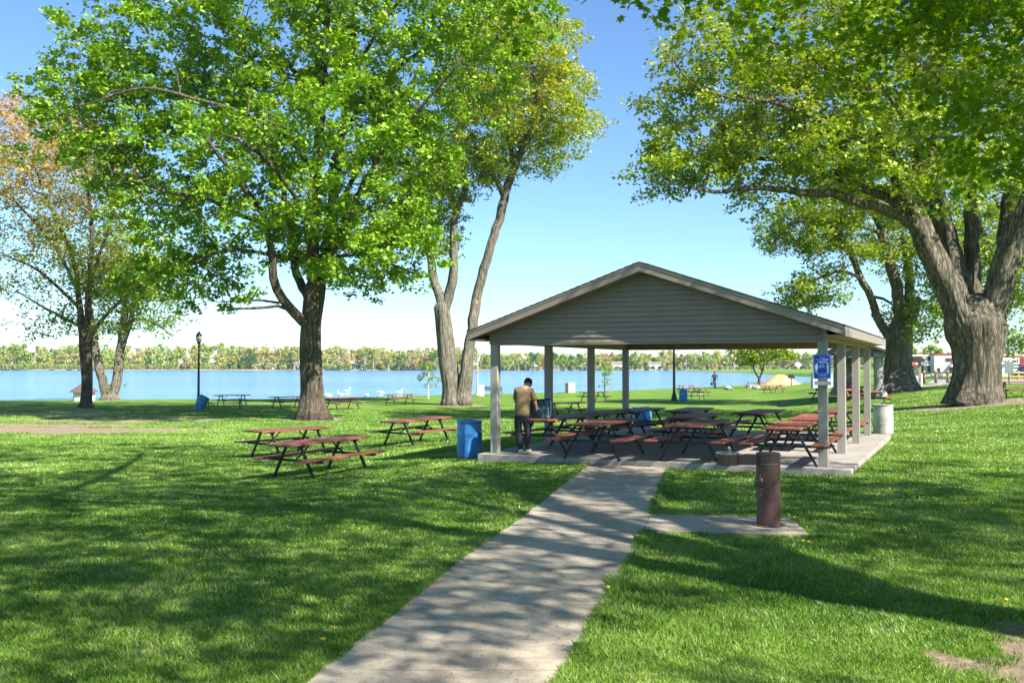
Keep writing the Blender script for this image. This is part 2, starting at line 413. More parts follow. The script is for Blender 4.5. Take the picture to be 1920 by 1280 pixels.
ang = rs.rand(n_)*6.283; la = rs.rand(n_)*6.283
comb = vnoise(x, y, .9)*6.283
lean = hh*(.25+.75*rs.rand(n_))
B = np.stack([x, y, z], -1)
side = np.stack([np.cos(ang)*wd, np.sin(ang)*wd, np.zeros(n_)], -1)
tip = np.stack([np.cos(la)*lean*.9+np.cos(comb)*lean*.18, np.sin(la)*lean*.9+np.sin(comb)*lean*.18, hh], -1)
mid = tip*np.array([.35,.35,.6])
V = np.stack([B-side, B+side, B+mid+side*.7, B+tip, B+mid-side*.7], 1).reshape(-1, 3)
lp = np.arange(n_*5).reshape(n_, 5)
Mg = leaf_mat('grass_blade', [(0, (.026,.10,.016)), (.35, (.10,.22,.026)), (.65, (.25,.39,.06)), (.9, (.40,.52,.14)), (1, (.45,.44,.28))], .25, .36)
ti = np.clip(.02+.38*vnoise(x, y, 1.3)+.25*vnoise(x, y, .28)+.5*(rs.rand(n_)-.3)+.1*hn, 0, .9); ti[rs.rand(n_) < .02+.10*(vnoise(x, y, .6) > .78)] = 1
grass = np_mesh('grass', V, lp.ravel(), np.full(n_, 5), Mg, attr=ti)
tag(grass, kind='stuff')

# ------------------------------------------------------------------ trees
KITE = np.array([[0,-.5,0],[.40,-.02,.10],[0,.58,-.05],[-.40,-.02,.10]])
MAPLE = np.array([[0,-.5,0],[.22,-.22,.04],[.5,-.16,.02],[.30,.06,.05],[.44,.40,-.03],[.16,.26,.03],[0,.62,-.08],[-.16,.26,.03],[-.44,.40,-.03],[-.30,.06,.05],[-.5,-.16,.02],[-.22,-.22,.04]])
def leaf_geo(C, size, rs, up=.55, shape=KITE, droop=.4):
    n_ = len(C); nv = rs.randn(n_, 3); nv /= np.linalg.norm(nv, axis=1)[:,None]; nv[:,2] += up*np.sign(nv[:,2]+.3); nv /= np.linalg.norm(nv, axis=1)[:,None]
    t = rs.randn(n_, 3); t[:,2] -= droop; t -= nv*(t*nv).sum(1)[:,None]; t /= np.linalg.norm(t, axis=1)[:,None]+1e-9
    b = np.cross(nv, t); k = len(shape)
    sv = (size*(.7+.6*rs.rand(n_)))[:,None,None] if np.ndim(size) else (size*(.7+.6*rs.rand(n_)))[:,None,None]
    V = C[:,None,:] + sv*(shape[None,:,0:1]*b[:,None,:]+shape[None,:,1:2]*t[:,None,:]+shape[None,:,2:3]*nv[:,None,:])
    return V.reshape(-1,3), np.arange(n_*k), np.full(n_, k)
def segs_geo(A, Bp, ra, rb, k=5):
    n_ = len(A); d = Bp-A; L = np.linalg.norm(d, axis=1)[:,None]+1e-9; d = d/L
    ref = np.where(np.abs(d[:,2:3]) > .9, np.array([[1.,0,0]]), np.array([[0,0,1.]]))
    sx = np.cross(d, ref); sx /= np.linalg.norm(sx, axis=1)[:,None]; sy = np.cross(d, sx)
    t = np.arange(k)*2*math.pi/k; c = np.cos(t)[None,:,None]; s = np.sin(t)[None,:,None]
    off = c*sx[:,None,:]+s*sy[:,None,:]
    V = np.concatenate([A[:,None,:]-d[:,None,:]*ra[:,None,None]*.5+off*ra[:,None,None], Bp[:,None,:]+off*rb[:,None,None]], 1)
    q = []
    for i in range(k): q.append([i, (i+1)%k, k+(i+1)%k, k+i])
    q = np.array(q)[None]+(np.arange(n_)*2*k)[:,None,None]
    return V.reshape(-1,3), q.reshape(-1), np.full(n_*k, 4)

def grow(name, label, cat, limbs, lobes, nclump, leaf_n, leaf_s, clump_r, mleaf, mbark, seed, group=None, shape=KITE,
         base=None, flare=1.8, tint=(0,0,.5,.5), tip_r=.012, order=1.0, trunk_sides=20, shell=.35, sub=5, subr=.36):
    """limbs: lists of world (x,y,z,r); lobes: (cx,cy,cz,rx,ry,rz,weight).  tint = (z low, z high, value low, value high)"""
    rs = np.random.RandomState(seed); rnd = random.Random(seed)
    P = []; par = []; rmin = []
    tm = MB()
    for li, L in enumerate(limbs):
        L = [np.array(q, float) for q in L]
        pts = []
        for i in range(len(L)-1):         # Catmull-Rom
            p0, p1, p2, p3 = L[max(i-1,0)], L[i], L[i+1], L[min(i+2,len(L)-1)]
            k = max(2, int(np.linalg.norm((p2-p1)[:3])/.45))
            for j in range(k):
                t = j/k; pts.append(.5*((2*p1)+(-p0+p2)*t+(2*p0-5*p1+4*p2-p3)*t*t+(-p0+3*p1-3*p2+p3)*t**3))
        pts.append(L[-1])
        pts = np.array(pts); pts[:,3] = np.maximum(pts[:,3], .012)
        wob = .05*np.minimum(1, pts[:,3]*6)
        if li: pts[1:,:3] += rs.randn(len(pts)-1, 3)*(wob[1:,None]*.6)
        prev = -1
        if P:
            A = np.array(P); prev = int(np.argmin(((A-pts[0,:3])**2).sum(1)))
        for q in pts:
            P.append(q[:3]); par.append(prev); rmin.append(q[3]); prev = len(P)-1
        rr = pts[:,3].copy()
        if li == 0 and flare > 1:
            h = pts[:,2]-pts[0,2]; rr = rr*(1+(flare-1)*np.exp(-h/(rr[0]*.75)))
        sides = trunk_sides if pts[0,3] > .15 else 9
        tp = [Vector(q[:3]) for q in pts]; tr = list(rr); dd_ = (tp[-1]-tp[-2]).normalized(); re_ = tr[-1]
        tp += [tp[-1]+dd_*re_*.5, tp[-1]+dd_*re_*.8]; tr += [re_*.75, re_*.3]
        tm.tube(tp, tr, sides if pts[0,3] < .35 else max(sides, 72), .085 if pts[0,3] > .2 else .05, seed+li, ridge=.17 if pts[0,3] > .15 else 0)
    nl = len(P)
    W = np.array([lb[6] for lb in lobes], float); W /= W.sum(); pick = rs.choice(len(lobes), nclump, p=W)
    att = []
    for i in pick:
        cx, cy, cz, rx, ry, rz, _ = lobes[i]
        v = rs.randn(3); v /= np.linalg.norm(v); r = (shell+(1-shell)*rs.rand())**.6
        r *= 1+.12*rs.randn()
        att.append((cx+v[0]*rx*r, cy+v[1]*ry*r, cz+v[2]*rz*r))
    att = np.array(att)
    A = np.array(P); dmin = np.array([np.sqrt(((A-a)**2).sum(1)).min() for a in att])
    att = att[np.argsort(dmin)]
    cap = len(P)+nclump*14; PP = np.zeros((cap, 3)); PP[:len(P)] = A; npn = len(P)
    if base is None: base = A[0][2]
    # nodes near the ground are not allowed to sprout
    for a in att:
        dd = PP[:npn]-a; dist = np.sqrt((dd**2).sum(1)); dist = dist+1.2*np.maximum(0, PP[:npn,2]-a[2])
        k0 = int(np.argmin(dist)); p0 = PP[k0].copy(); L = np.linalg.norm(a-p0)
        k = min(12, max(2, int(L/.7))); prev = k0
        sag = rs.randn(3)*.10*L; sag[2] = abs(sag[2])*.6+.05*L
        for j in range(1, k+1):
            t = j/k; q = p0+(a-p0)*t+sag*math.sin(math.pi*t)*.8+(rs.randn(3)*.05*L/k if j < k else 0)
            if npn >= cap: break
            PP[npn] = q; par.append(prev); rmin.append(0); prev = npn; npn += 1
    PP = PP[:npn]; par = np.array(par); rmin = np.array(rmin)
    cnt = np.zeros(npn); has = np.zeros(npn, bool); has[par[par >= 0]] = True; cnt[~has] = 1
    for i in range(npn-1, -1, -1):
        if par[i] >= 0: cnt[par[i]] += cnt[i]
    rad = np.maximum(tip_r*np.maximum(cnt, 1)**.47, .0)
    big = np.arange(npn) < nl
    rad[big] = rmin[big]; 
    for i in range(nl, npn):
        p = par[i]
        if rad[i] > rad[p]*.85: rad[i] = rad[p]*.85
    idx = np.arange(nl, npn); pi = par[idx]; ra = np.where(big[pi], np.minimum(rad[pi]*.7, rad[idx]*1.3), rad[pi])
    V, Lp, T = segs_geo(PP[pi], PP[idx], ra, rad[idx])
    root = thing(name, label, cat, tuple(A[0]), 0, group); off = -np.array(A[0])
    tv = np.array([tuple(q) for q in tm.v])+off
    tl = np.concatenate([np.array(f) for f in tm.f]); tt = np.array([len(f) for f in tm.f])
    np_mesh('trunk', tv, tl, tt, mbark, root, smooth=True)
    np_mesh('branches', V+off, Lp, T, mbark, root, smooth=True)
    # leaf clumps at twig ends and along outer twigs
    tips = PP[(~has)]; K = leaf_n
    nt_ = len(tips); sc = rs.randn(nt_, sub, 3)*np.array([1,1,.62])*clump_r*.62
    cen = tips[:,None,:]+sc
    pc = cen[:,:,None,:]+rs.randn(nt_, sub, max(1, K//sub), 3)*clump_r*subr*np.array([1,1,.6])
    pc = pc.reshape(-1,3)
    if True:
        mid_ = PP[nl:][(cnt[nl:] <= 3)]; kk = rs.randint(0, len(mid_), int(len(pc)*.22)); pc = np.concatenate([pc, mid_[kk]+rs.randn(len(kk),3)*clump_r*.35])
    V, Lp, T = leaf_geo(pc, leaf_s, rs, shape=shape)
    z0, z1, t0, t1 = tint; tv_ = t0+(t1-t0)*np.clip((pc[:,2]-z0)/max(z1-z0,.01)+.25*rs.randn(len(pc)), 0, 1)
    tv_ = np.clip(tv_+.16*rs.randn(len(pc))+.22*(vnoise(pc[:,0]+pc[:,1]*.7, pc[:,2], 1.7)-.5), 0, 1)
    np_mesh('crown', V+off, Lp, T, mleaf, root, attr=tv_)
    return root
def PX(d, *pts):      # pixel polyline on the plane at depth d -> world points; each (px, py, radius_px[, extra depth])
    out = []
    for q in pts:
        dd = d+(q[3] if len(q) > 3 else 0); p = at(q[0], q[1], dd); out.append((p.x, p.y, p.z, q[2]*dd/F))
    return out
def LB(d, *ls):       # crown lobes (px, py, rx_px, ry_px, weight, depth offset m, depth radius m)
    out = []
    for q in ls:
        dd = d+(q[5] if len(q) > 5 else 0); p = at(q[0], q[1], dd); k = dd/F
        out.append((p.x, p.y, p.z, q[2]*k, q[6] if len(q) > 6 else q[2]*k*.9, q[3]*k, q[4]))
    return out
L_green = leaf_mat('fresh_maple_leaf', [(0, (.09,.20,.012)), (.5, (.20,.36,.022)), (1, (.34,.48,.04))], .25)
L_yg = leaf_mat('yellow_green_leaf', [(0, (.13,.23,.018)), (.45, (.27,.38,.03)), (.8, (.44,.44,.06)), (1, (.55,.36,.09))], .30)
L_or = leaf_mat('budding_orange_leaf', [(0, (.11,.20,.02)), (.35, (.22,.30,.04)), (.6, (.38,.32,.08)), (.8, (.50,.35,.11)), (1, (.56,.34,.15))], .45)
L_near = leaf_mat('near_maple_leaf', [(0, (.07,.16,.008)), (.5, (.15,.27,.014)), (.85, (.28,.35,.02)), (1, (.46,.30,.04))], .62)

# main maple, left of the shelter
b1 = on_ground(588, 786); D1 = b1.y
T1 = [PX(D1, (588,788,24),(586,740,20.5),(584,690,20),(583,640,18.5),(585,600,18),(590,560,19),(594,535,18)),
 PX(D1, (592,548,13),(588,480,11.5),(587,410,11),(592,330,9.5),(600,240,8),(608,120,6),(618,0,4.5),(625,-110,3)),
 PX(D1, (596,548,12,.3),(614,470,11,1),(624,390,10,1.5),(632,300,9,2),(650,190,7.5,2),(662,70,6,2.5),(668,-60,4,3)),
 PX(D1, (580,606,10,-.2),(556,590,9,-.5),(530,562,8.5,-1),(514,520,8,-1.5),(508,460,7,-2),(492,400,6,-2.5),(455,350,5,-3),(410,290,4,-4),(360,220,3,-5)),
 PX(D1, (548,584,3.2,-.8),(520,574,3,-1),(480,577,2.6,-1.2),(440,579,2,-1.6),(420,572,1.4,-1.8)),
 PX(D1, (524,568,2.6,-1),(490,563,2.2,-1),(452,564,1.8,-1),(418,566,1.2,-1)),
 PX(D1, (584,562,8,.6),(562,530,7.5,2),(550,470,6.5,3),(540,400,5.5,4),(520,310,5,5),(480,210,4,6),(430,120,3,7)),
 PX(D1, (598,520,6),(625,470,5.5,-1),(655,400,5,-2),(690,330,4.2,-3),(730,270,3.5,-4),(790,200,3,-5),(860,120,2,-6)),
 PX(D1, (600,500,4.5),(640,480,4,-.5),(690,478,3.4,-1),(745,500,2.4,-1.5),(790,520,1.6,-2)),
 PX(D1, (592,330,5),(540,260,4.5,-2),(450,210,4,-4),(360,185,3.4,-5),(270,165,2.6,-6),(180,190,1.8,-6)),
 PX(D1, (500,420,4.5,-2),(440,400,4,-3),(380,370,3.2,-4),(310,360,2.6,-5),(260,340,1.8,-5)),
 PX(D1, (603,230,5),(550,130,4.5,1),(470,60,4,2),(380,10,3,3),(280,-20,2,3)),
 PX(D1, (640,250,5,2),(710,160,4.4,3),(800,90,3.8,3),(900,40,3,3),(990,10,2,3)),
 PX(D1, (655,150,4,2),(720,40,3.4,1),(790,-50,2.6,0)),
 PX(D1, (586,440,5),(560,380,4.5,-4),(500,300,4,-7),(440,260,3,-9)),
 PX(D1, (622,400,5,1.5),(660,340,4.5,5),(700,260,4,8),(740,180,3,10)),
 PX(D1, (510,480,4,-1.6),(470,470,3.4,-3),(420,470,3,-4.5),(370,490,2,-5.5))]
lob = LB(D1, (330,110,230,130,1.6),(150,170,85,60,.28,-2,3),(160,260,85,70,.3,-2,3.5),(240,200,150,120,.8,-2),(510,40,240,150,1.5),(700,90,230,170,1.6),
  (930,50,130,75,.6,0,5),(370,300,190,110,1.1),(320,450,85,80,.55,-2,3),(360,525,120,45,.5,-3,3),(450,420,120,80,.45,-2),(560,450,90,60,.2,2),(700,420,120,70,.7),(740,470,90,55,.4,-2,3),
  (670,520,110,30,.22,-1,3),(760,300,90,120,.8),(600,230,230,160,1.4,3),(560,280,220,150,1.0,-6,4),(650,-120,400,150,2.2),(880,150,110,90,.5,0,5),(240,340,90,60,.3,-2,3))
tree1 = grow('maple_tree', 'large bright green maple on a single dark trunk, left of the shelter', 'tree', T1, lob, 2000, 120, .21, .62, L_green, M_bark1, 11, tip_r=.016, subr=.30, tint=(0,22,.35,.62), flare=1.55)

# double-stemmed maple beside the left end of the shelter
b2 = on_ground(856, 759); D2 = b2.y
T2 = [PX(D2, (850,760,19),(846,720,17),(840,680,16),(836,640,15),(832,600,14),(829,575,14)),
 PX(D2, (868,760,17,-.3),(872,720,13,-.3),(876,680,11,-.3),(882,640,10,-.3),(888,600,9.5,-.3),(897,545,9,0),(912,490,8.5),(930,430,8),(942,390,8),(948,360,7.5),(962,320,7),(985,270,6),(1015,220,4.5),(1045,160,3),(1060,100,2)),
 PX(D2, (829,578,10),(820,545,8.5,.3),(812,515,7.5,.5),(806,480,6.5,1),(790,430,5,1),(770,380,4,2)),
 PX(D2, (833,580,10),(845,545,9),(851,500,8),(850,450,7),(852,410,6.5),(864,375,6),(872,350,5.5),(866,310,4.5),(860,260,3.5),(880,200,2.5)),
 PX(D2, (853,400,4.5),(848,375,4),(852,340,3.5),(845,290,3)),
 PX(D2, (942,365,5),(928,335,4.5,-.5),(908,305,4,-1),(890,270,3,-1)),
 PX(D2, (962,315,5),(958,280,4.5,1),(955,240,4,2),(950,170,3,2)),
 PX(D2, (975,290,4.5),(995,230,4,-2),(1005,170,3,-3),(990,90,2,-3))]
lob = LB(D2, (1010,200,105,85,1.2,0,6),(1000,110,85,90,.9,0,6),(1060,230,65,70,.5,0,4),(930,240,90,95,1.0,0,6),(860,310,75,60,.7,0,4),(905,130,90,90,.8,0,6),(940,320,45,30,.16,0,3),(960,60,60,60,.4,0,4),
  (800,380,60,75,.6,1,4),(780,300,80,90,.8,1,5),(830,440,40,40,.16,1,2),(1015,310,40,22,.12,0,3))
grow('maple_tree', 'tall double-stemmed maple with yellow green crown beside the left eave of the shelter', 'tree', T2, lob, 1350, 90, .20, .66, L_yg, M_bark2, 21, tint=(6,20,.15,.62), flare=1.5)

# two sparse budding trees at the far left
b3 = on_ground(160, 764); D3 = b3.y
T3 = [PX(D3, (161,765,10),(163,720,9.5),(162,690,10),(160,650,11),(160,625,11)),
 PX(D3, (157,640,6.5),(152,600,6),(148,550,5),(140,500,4),(120,440,3.2),(90,380,2.4),(60,300,1.6)),
 PX(D3, (163,640,6.5),(165,590,6),(168,540,5),(172,480,4.2),(170,400,3.2),(160,320,2.4),(150,240,1.5)),
 PX(D3, (168,640,5),(185,610,3.6,.5),(205,585,3,1),(230,560,2.4,1),(260,530,1.6,1)),
 PX(D3, (150,580,3.5),(110,540,3,-1),(60,500,2.4,-2),(10,480,1.6,-2)),
 PX(D3, (148,545,3),(100,460,2.6,1),(40,390,2.2,1),(0,360,1.6,1)),
 PX(D3, (172,520,3),(200,440,2.4,-1),(220,370,1.6,-1)), PX(D3, (160,620,3),(130,600,2.4),(80,575,2),(30,545,1.2))]
lob = LB(D3, (60,270,120,80,1.2,0,7),(110,350,120,70,1.0,0,7),(50,400,110,80,.9,0,6),(160,450,110,80,.8,0,6),(100,520,120,70,.7,0,6),(180,300,90,70,.6,0,5),(130,610,80,25,.20,0,4),(210,540,60,50,.35,0,4),(10,260,60,60,.5,0,5))
grow('budding_tree', 'sparse tree with orange buds on top, nearest of the pair at the left edge', 'tree', T3, lob, 1100, 50, .19, .80, L_or, M_bark1, 31, tint=(5,19,.12,.95), flare=1.5)
b4 = on_ground(208, 749); D4 = b4.y
T4 = [PX(D4, (207,750,14),(207,738,11),(206,728,9)),
 PX(D4, (200,745,8),(192,710,8),(184,680,7.5),(178,650,7),(175,620,6),(168,580,5),(160,530,4)),
 PX(D4, (212,745,9),(220,700,8.5),(226,660,8),(230,630,7.5),(234,600,6.5),(236,560,5),(240,500,4)),
 PX(D4, (228,650,5),(240,620,5),(247,590,4.5),(255,550,3.5),(270,500,2.5)),
 PX(D4, (246,600,2.4),(270,598,2,1),(300,612,1.6,1),(322,630,1,1)),
 PX(D4, (250,570,2.6),(290,550,2,0),(330,560,1.4,0))]
lob = LB(D4, (240,520,70,60,.7,0,5),(290,560,60,35,.4,0,4),(300,605,45,18,.18,0,3),(230,615,50,20,.18,0,3),(270,480,60,60,.5,0,5),(190,500,60,70,.5,0,4))
grow('budding_tree', 'V-shaped twin trunk tree with thin green leaves, standing behind the budding tree at the left', 'tree', T4, lob, 460, 55, .21, .8, L_yg, M_bark2, 41, tint=(5,20,.1,.55), flare=1.3)

# huge old maple at the right
b5 = on_ground(1822, 757); D5 = b5.y
T5 = [PX(D5, (1826,762,37),(1828,735,37),(1830,700,37),(1831,670,39.5),(1832,645,45),(1829,618,53),(1829,602,54),(1833,588,46)),
 PX(D5, (1812,622,26,-.3),(1795,580,22,-.4),(1770,520,23,-.4),(1745,470,21,-.4),(1722,420,19,-.4),(1702,370,17,-.3),(1685,335,15,-.2),(1668,300,14,0),(1655,250,11,0),(1630,180,8,0),(1605,90,6,1),(1590,10,4,1)),
 PX(D5, (1722,432,11,-.5),(1690,405,10,-.8),(1640,388,9,-1),(1580,368,8,-1.2),(1520,360,7,-1.4),(1460,354,6,-1.6),(1400,353,5,-1.8),(1340,360,3.6,-2),(1290,352,2.2,-2)),
 PX(D5, (1712,412,9,-.2),(1670,375,8,.2),(1610,350,7,.5),(1550,325,6,.8),(1500,300,5,1),(1440,298,4,1),(1370,296,3,1),(1330,298,2,1)),
 PX(D5, (1822,600,22,.5),(1800,540,20,1),(1785,480,19,1.4),(1765,420,18,1.8),(1745,370,16,2),(1725,320,13,2),(1715,240,10,2),(1720,150,7,2),(1700,50,5,2)),
 PX(D5, (1830,590,14,0),(1805,560,12,-.2),(1788,500,10.5,-.2),(1780,440,9.5,0),(1768,380,8.5,0),(1755,330,7.5,0),(1750,250,6,-1),(1760,150,4,-2)),
 PX(D5, (1830,590,18,.8),(1825,545,15,1.2),(1822,480,13,1.2),(1820,420,11.5,1.2),(1822,360,10,1.2),(1830,280,8,1.2),(1825,180,6,1.2),(1830,60,4,1)),
 PX(D5, (1822,560,10,1.5),(1795,520,9,2),(1780,490,8,2)),
 PX(D5, (1850,600,25,-.2),(1866,555,23,-.4),(1880,510,22,-.6),(1896,465,23,-.8),(1915,425,22,-1),(1935,370,19,-1),(1945,300,16,-1),(1955,200,12,-1),(1950,80,8,-1)),
 PX(D5, (1885,480,12,.3),(1885,420,11,.8),(1890,360,10,1),(1905,300,8,1),(1900,220,6,1)),
 PX(D5, (1660,290,6),(1620,270,5.5,-1),(1560,240,5,-2),(1500,210,4.4,-3),(1440,190,3.6,-4),(1380,180,2.6,-4)),
 PX(D5, (1640,190,5),(1590,150,4.5,-1),(1520,110,4,-2),(1450,80,3,-3),(1380,60,2,-3)),
 PX(D5, (1755,300,6),(1720,260,5,-4),(1680,200,4,-6),(1640,140,3,-8)),
 PX(D5, (1475,190,4,-3),(1400,190,3.4,-3),(1340,175,2.6,-3),(1300,160,2,-3),(1260,110,1.4,-3))]
lob = LB(D5, (1300,290,100,70,.8,0,3),(1270,210,70,55,.25,0,3),(1260,330,70,40,.25,-1,2.5),(1420,280,130,80,1.1,0,4),(1450,180,130,90,1.1,0,5),(1310,110,90,70,.5,-1,4),(1560,280,140,80,1.2,-2,5),(1500,90,160,100,1.4,0,5),
  (1640,200,130,120,1.4,0,6),(1700,80,170,120,1.5,0,6),(1800,200,150,130,1.5,2,6),(1880,300,120,110,1.0,3,6),(1850,100,150,120,1.2,0,7),(1640,330,100,50,.5,2,4),(1700,380,70,40,.25,4,3),(1600,-60,260,90,1.3,0,6),
  (1900,-60,200,100,1,0,6),(1990,250,120,200,1.2,0,6),(1440,370,70,25,.10,-1,2),(1780,330,80,60,.5,-4,3))
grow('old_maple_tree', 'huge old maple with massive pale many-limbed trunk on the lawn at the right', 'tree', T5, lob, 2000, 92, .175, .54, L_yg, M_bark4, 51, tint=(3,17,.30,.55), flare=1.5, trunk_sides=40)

# mid distance maple behind the shelter's right end
b6 = on_ground(1686, 733); D6 = b6.y
T6 = [PX(D6, (1685,735,29),(1685,715,26),(1685,690,23),(1685,660,22),(1687,630,21),(1689,610,18)),
 PX(D6, (1676,640,10,-.3),(1660,620,8),(1644,590,7),(1632,555,6.5),(1614,520,6),(1600,490,5.5),(1590,470,5),(1570,440,4),(1540,410,3)),
 PX(D6, (1686,620,12),(1688,580,11),(1682,540,10),(1668,490,9),(1655,440,8),(1640,400,6.5),(1620,350,5)),
 PX(D6, (1692,625,11,.3),(1700,590,10,.5),(1706,550,9,.8),(1702,500,7.5,1),(1695,440,6,1)),
 PX(D6, (1684,650,8,-.5),(1702,615,8,-.7),(1714,590,6.5,-.9),(1722,560,5,-1)),
 PX(D6, (1614,522,3),(1580,508,2.6,-.5),(1540,520,2.2,-1),(1500,535,1.6,-1),(1480,545,1,-1)),
 PX(D6, (1655,438,4),(1600,420,3.4,-1),(1540,412,2.8,-1),(1480,420,2,-1),(1440,435,1.2,-1)),
 PX(D6, (1632,555,3,.4),(1655,560,2.6,.8),(1680,575,2,1))]
lob = LB(D6, (1520,430,85,50,.9,0,4),(1450,450,30,22,.14,0,2),(1560,390,90,45,.7,0,5),(1530,545,65,35,.42,0,3),(1490,565,28,16,.08,0,2),(1580,480,70,30,.25,0,4),(1640,430,70,60,.6,2,4),(1690,480,40,60,.4,2,4),(1690,600,36,26,.2,1,2),(1650,350,90,60,.6,0,5))
grow('maple_tree', 'medium maple with leaning side limb between the shelter roof and the huge old tree', 'tree', T6, lob, 680, 80, .20, .66, L_yg, M_bark2, 61, tint=(3,16,.12,.60), flare=1.5)

# tree standing behind the huge one
D7 = D5+18; g7 = on_ground(1882, 733)
q7 = float(gz((1884-960)/F*D7, D7)); 
T7 = [[(*at(1868, 690, D7)[:2], q7-.05, .30)]+PX(D7, (1866,660,10),(1872,600,10),(1870,540,9),(1850,460,7),(1830,400,5)),
 PX(D7, (1878,600,6),(1895,560,5),(1915,500,4),(1930,430,3)), PX(D7, (1878,590,5),(1820,560,4),(1780,560,3),(1755,590,2))]
lob = LB(D7, (1765,585,35,55,.6,0,3),(1780,480,60,60,.8,0,4),(1850,440,90,80,1.2,0,4),(1905,520,50,70,.8,0,4),(1915,610,35,55,.5,0,3),(1840,520,60,50,.5,0,4),(1940,440,70,90,.8,0,4),(1735,600,22,30,.14,0,2))
grow('maple_tree', 'leafy green tree mostly hidden behind the trunk of the huge old maple', 'tree', T7, lob, 420, 80, .20, .75, L_yg, M_bark2, 71, tint=(3,16,.25,.45), flare=1.4)

# the big maple close at the right (trunk just out of frame) whose limbs hang into the top of the picture
def near_tree(x0, y0, H, R, r0, label, name, seed, nc, lobes, leaf_n=60, limbs=None, lr=.105):
    z0 = float(gz(x0, y0)); rnd = random.Random(seed)
    L = [[(x0,y0,z0-.05,r0*1.05),(x0+.05,y0,z0+1.5,r0*.95),(x0-.05,y0+.1,z0+3.2,r0*.92),(x0,y0+.1,z0+H*.52,r0*.85)]]
    top = (x0, y0+.1, z0+H*.46)
    for k in range(7):
        a = k*2*math.pi/7+rnd.uniform(-.3,.3)
        if math.cos(a) > .4 or math.sin(a) < -.45: continue
        rr = R*rnd.uniform(.7,.95); hh = H*rnd.uniform(.62,.95)
        L.append([(*top, r0*.33)]+[(top[0]+math.cos(a)*rr*t**1.1, top[1]+math.sin(a)*rr*t**1.1, top[2]+(z0+hh-top[2])*t**.8, r0*.30*(1-t)**1.0+.02) for t in (.18,.4,.6,.8,1)])
    return grow(name, label, 'tree', L+(limbs or []), lobes, nc, leaf_n, lr, .44, L_near, M_bark1, seed, shape=MAPLE, tint=(5,15,.4,.6), flare=1.5, tip_r=.01, subr=.30)
near_lob = [(8,.2,11,3,2,1.4,.45),(9,3,12,6,6,3.0,1.4),(13.5,4,12,4,4.5,2.4,.8),(17.5,7,13,4,4,2.2,.7),(12,9,12.5,3,3.5,1.8,.4),(13,6.5,10,3.2,3,1.2,.9),(16,5,11.5,3.5,4,2,.7),(0,17,13.6,5,4,1.4,1.0),(6,20,14.2,4,4,1.4,.7),(-5,15,13.2,4,4,1.4,.8),(4,6,11.5,4.5,4.5,2.0,1.5),(1.5,9,12.5,4,3.5,1.6,1.1),(8.5,11,10,4,4,2.6,1.1),(5.5,3,13,5,5,2,.9),(-1,5,13,4.5,4,1.6,.9),(-2.5,9.5,13.5,4,4,1.5,.9),(4.5,12,12.8,4,3,1.5,.8)]
hang = LB(12.5, (1620,40,230,55,.22,0,2.0),(1800,90,150,90,.22,0,2.0),(1890,200,70,110,.13,0,1.6),(1760,215,110,38,.06,0,1.2),(1860,310,60,26,.03,0,1.0))
sprig = LB(10.5, (1400,10,70,14,.03,0,.8),(1230,-12,70,12,.025,0,.8),(960,-6,24,34,.022,0,.5))
lim = [[(9.4,2.5,7.6,.3),(8.6,6,9.6,.22),(8.0,9,10,.16),(7.2,11.2,9.2,.11),(6.2,12.8,7.8,.07),(5.4,13.3,7.0,.03)],
       [(9.5,2.6,7.6,.28),(9.7,6.5,9.6,.2),(9.2,9.5,9.3,.14),(8.2,11.6,8.0,.07),(7.4,12.3,6.4,.03)],
       [(9.2,2.5,7.6,.26),(6,5.5,10.4,.2),(3.5,8,11,.13),(2,10,9.5,.07),(1.8,10.5,8,.03)],
       [(2,6.5,11.6,.14),(1.6,12,12.8,.11),(.5,17,13.2,.07),(-2,19,13.4,.03)],
       [(6,5.5,10.4,.18),(2,6.5,11.6,.13),(-2,8.5,12.4,.07),(-4,9.5,12.6,.03)]]
near_tree(9.5, 2.3, 16, 8.5, .50, 'old maple just right of the camera, its limbs hanging into the top right corner', 'maple_tree', 81, 3700, near_lob+hang+sprig, 60, lim)
# park trees behind the camera whose shade falls across the foreground lawn
lobB = [(5.0,-.3,10.8,4,2.2,1.5,.8),(1.0,-5,11,6,5,3.5,.8),(-3,-1,12,4,4,2.4,.6),(5,-6,12,5,4,3,.7)]
near_tree(1.5, -6, 14, 6.5, .5, 'park maple behind the camera shading the left foreground', 'maple_tree', 91, 680, lobB, 45, lr=.12)
# ------------------------------------------------------------------ picnic shelter
W = 7.0; HP = 2.40; OV = .46; RISE = 1.36; EA = 2.66   # post height, overhang, eave height at the tip
sh = thing('picnic_shelter', 'open picnic shelter with taupe lap-sided gable and eight square posts at the path end', 'shelter', tuple(PO), PA)
PV = [0, 3.02, 6.04, 9.06]
for u in (0, W):
    for v in PV:
        m = MB(); m.box(u-.085, u+.085, v-.085, v+.085, 0, HP); m.build('post', M_post, sh, bevel=.006)
m = MB()
for u in (0, W): m.box(u-.06, u+.06, -.07, 9.13, HP, HP+.20)
m.box(.062, W-.062, -.05, .05, HP+.002, HP+.2); m.box(.062, W-.062, 9.0, 9.1, HP+.002, HP+.2)
m.build('header_beam', M_beam, sh)
v0, v1 = -.48, 9.55
hw = W/2+OV; cx = W/2
m = MB()   # ceiling of ribbed panels
k = 0
for i in range(48):
    a = -.02+.0+i*(W+.04)/48; m.box(a, a+(W+.04)/48-.006, .062, 8.99, HP+.205, HP+.22)
m.build('ceiling', M_beam, sh)
def roofz(u, top): return top - abs(u-cx)*RISE/hw
TOP = EA+RISE
m = MB()   # roof deck + shingles, stepped courses
nc = 26
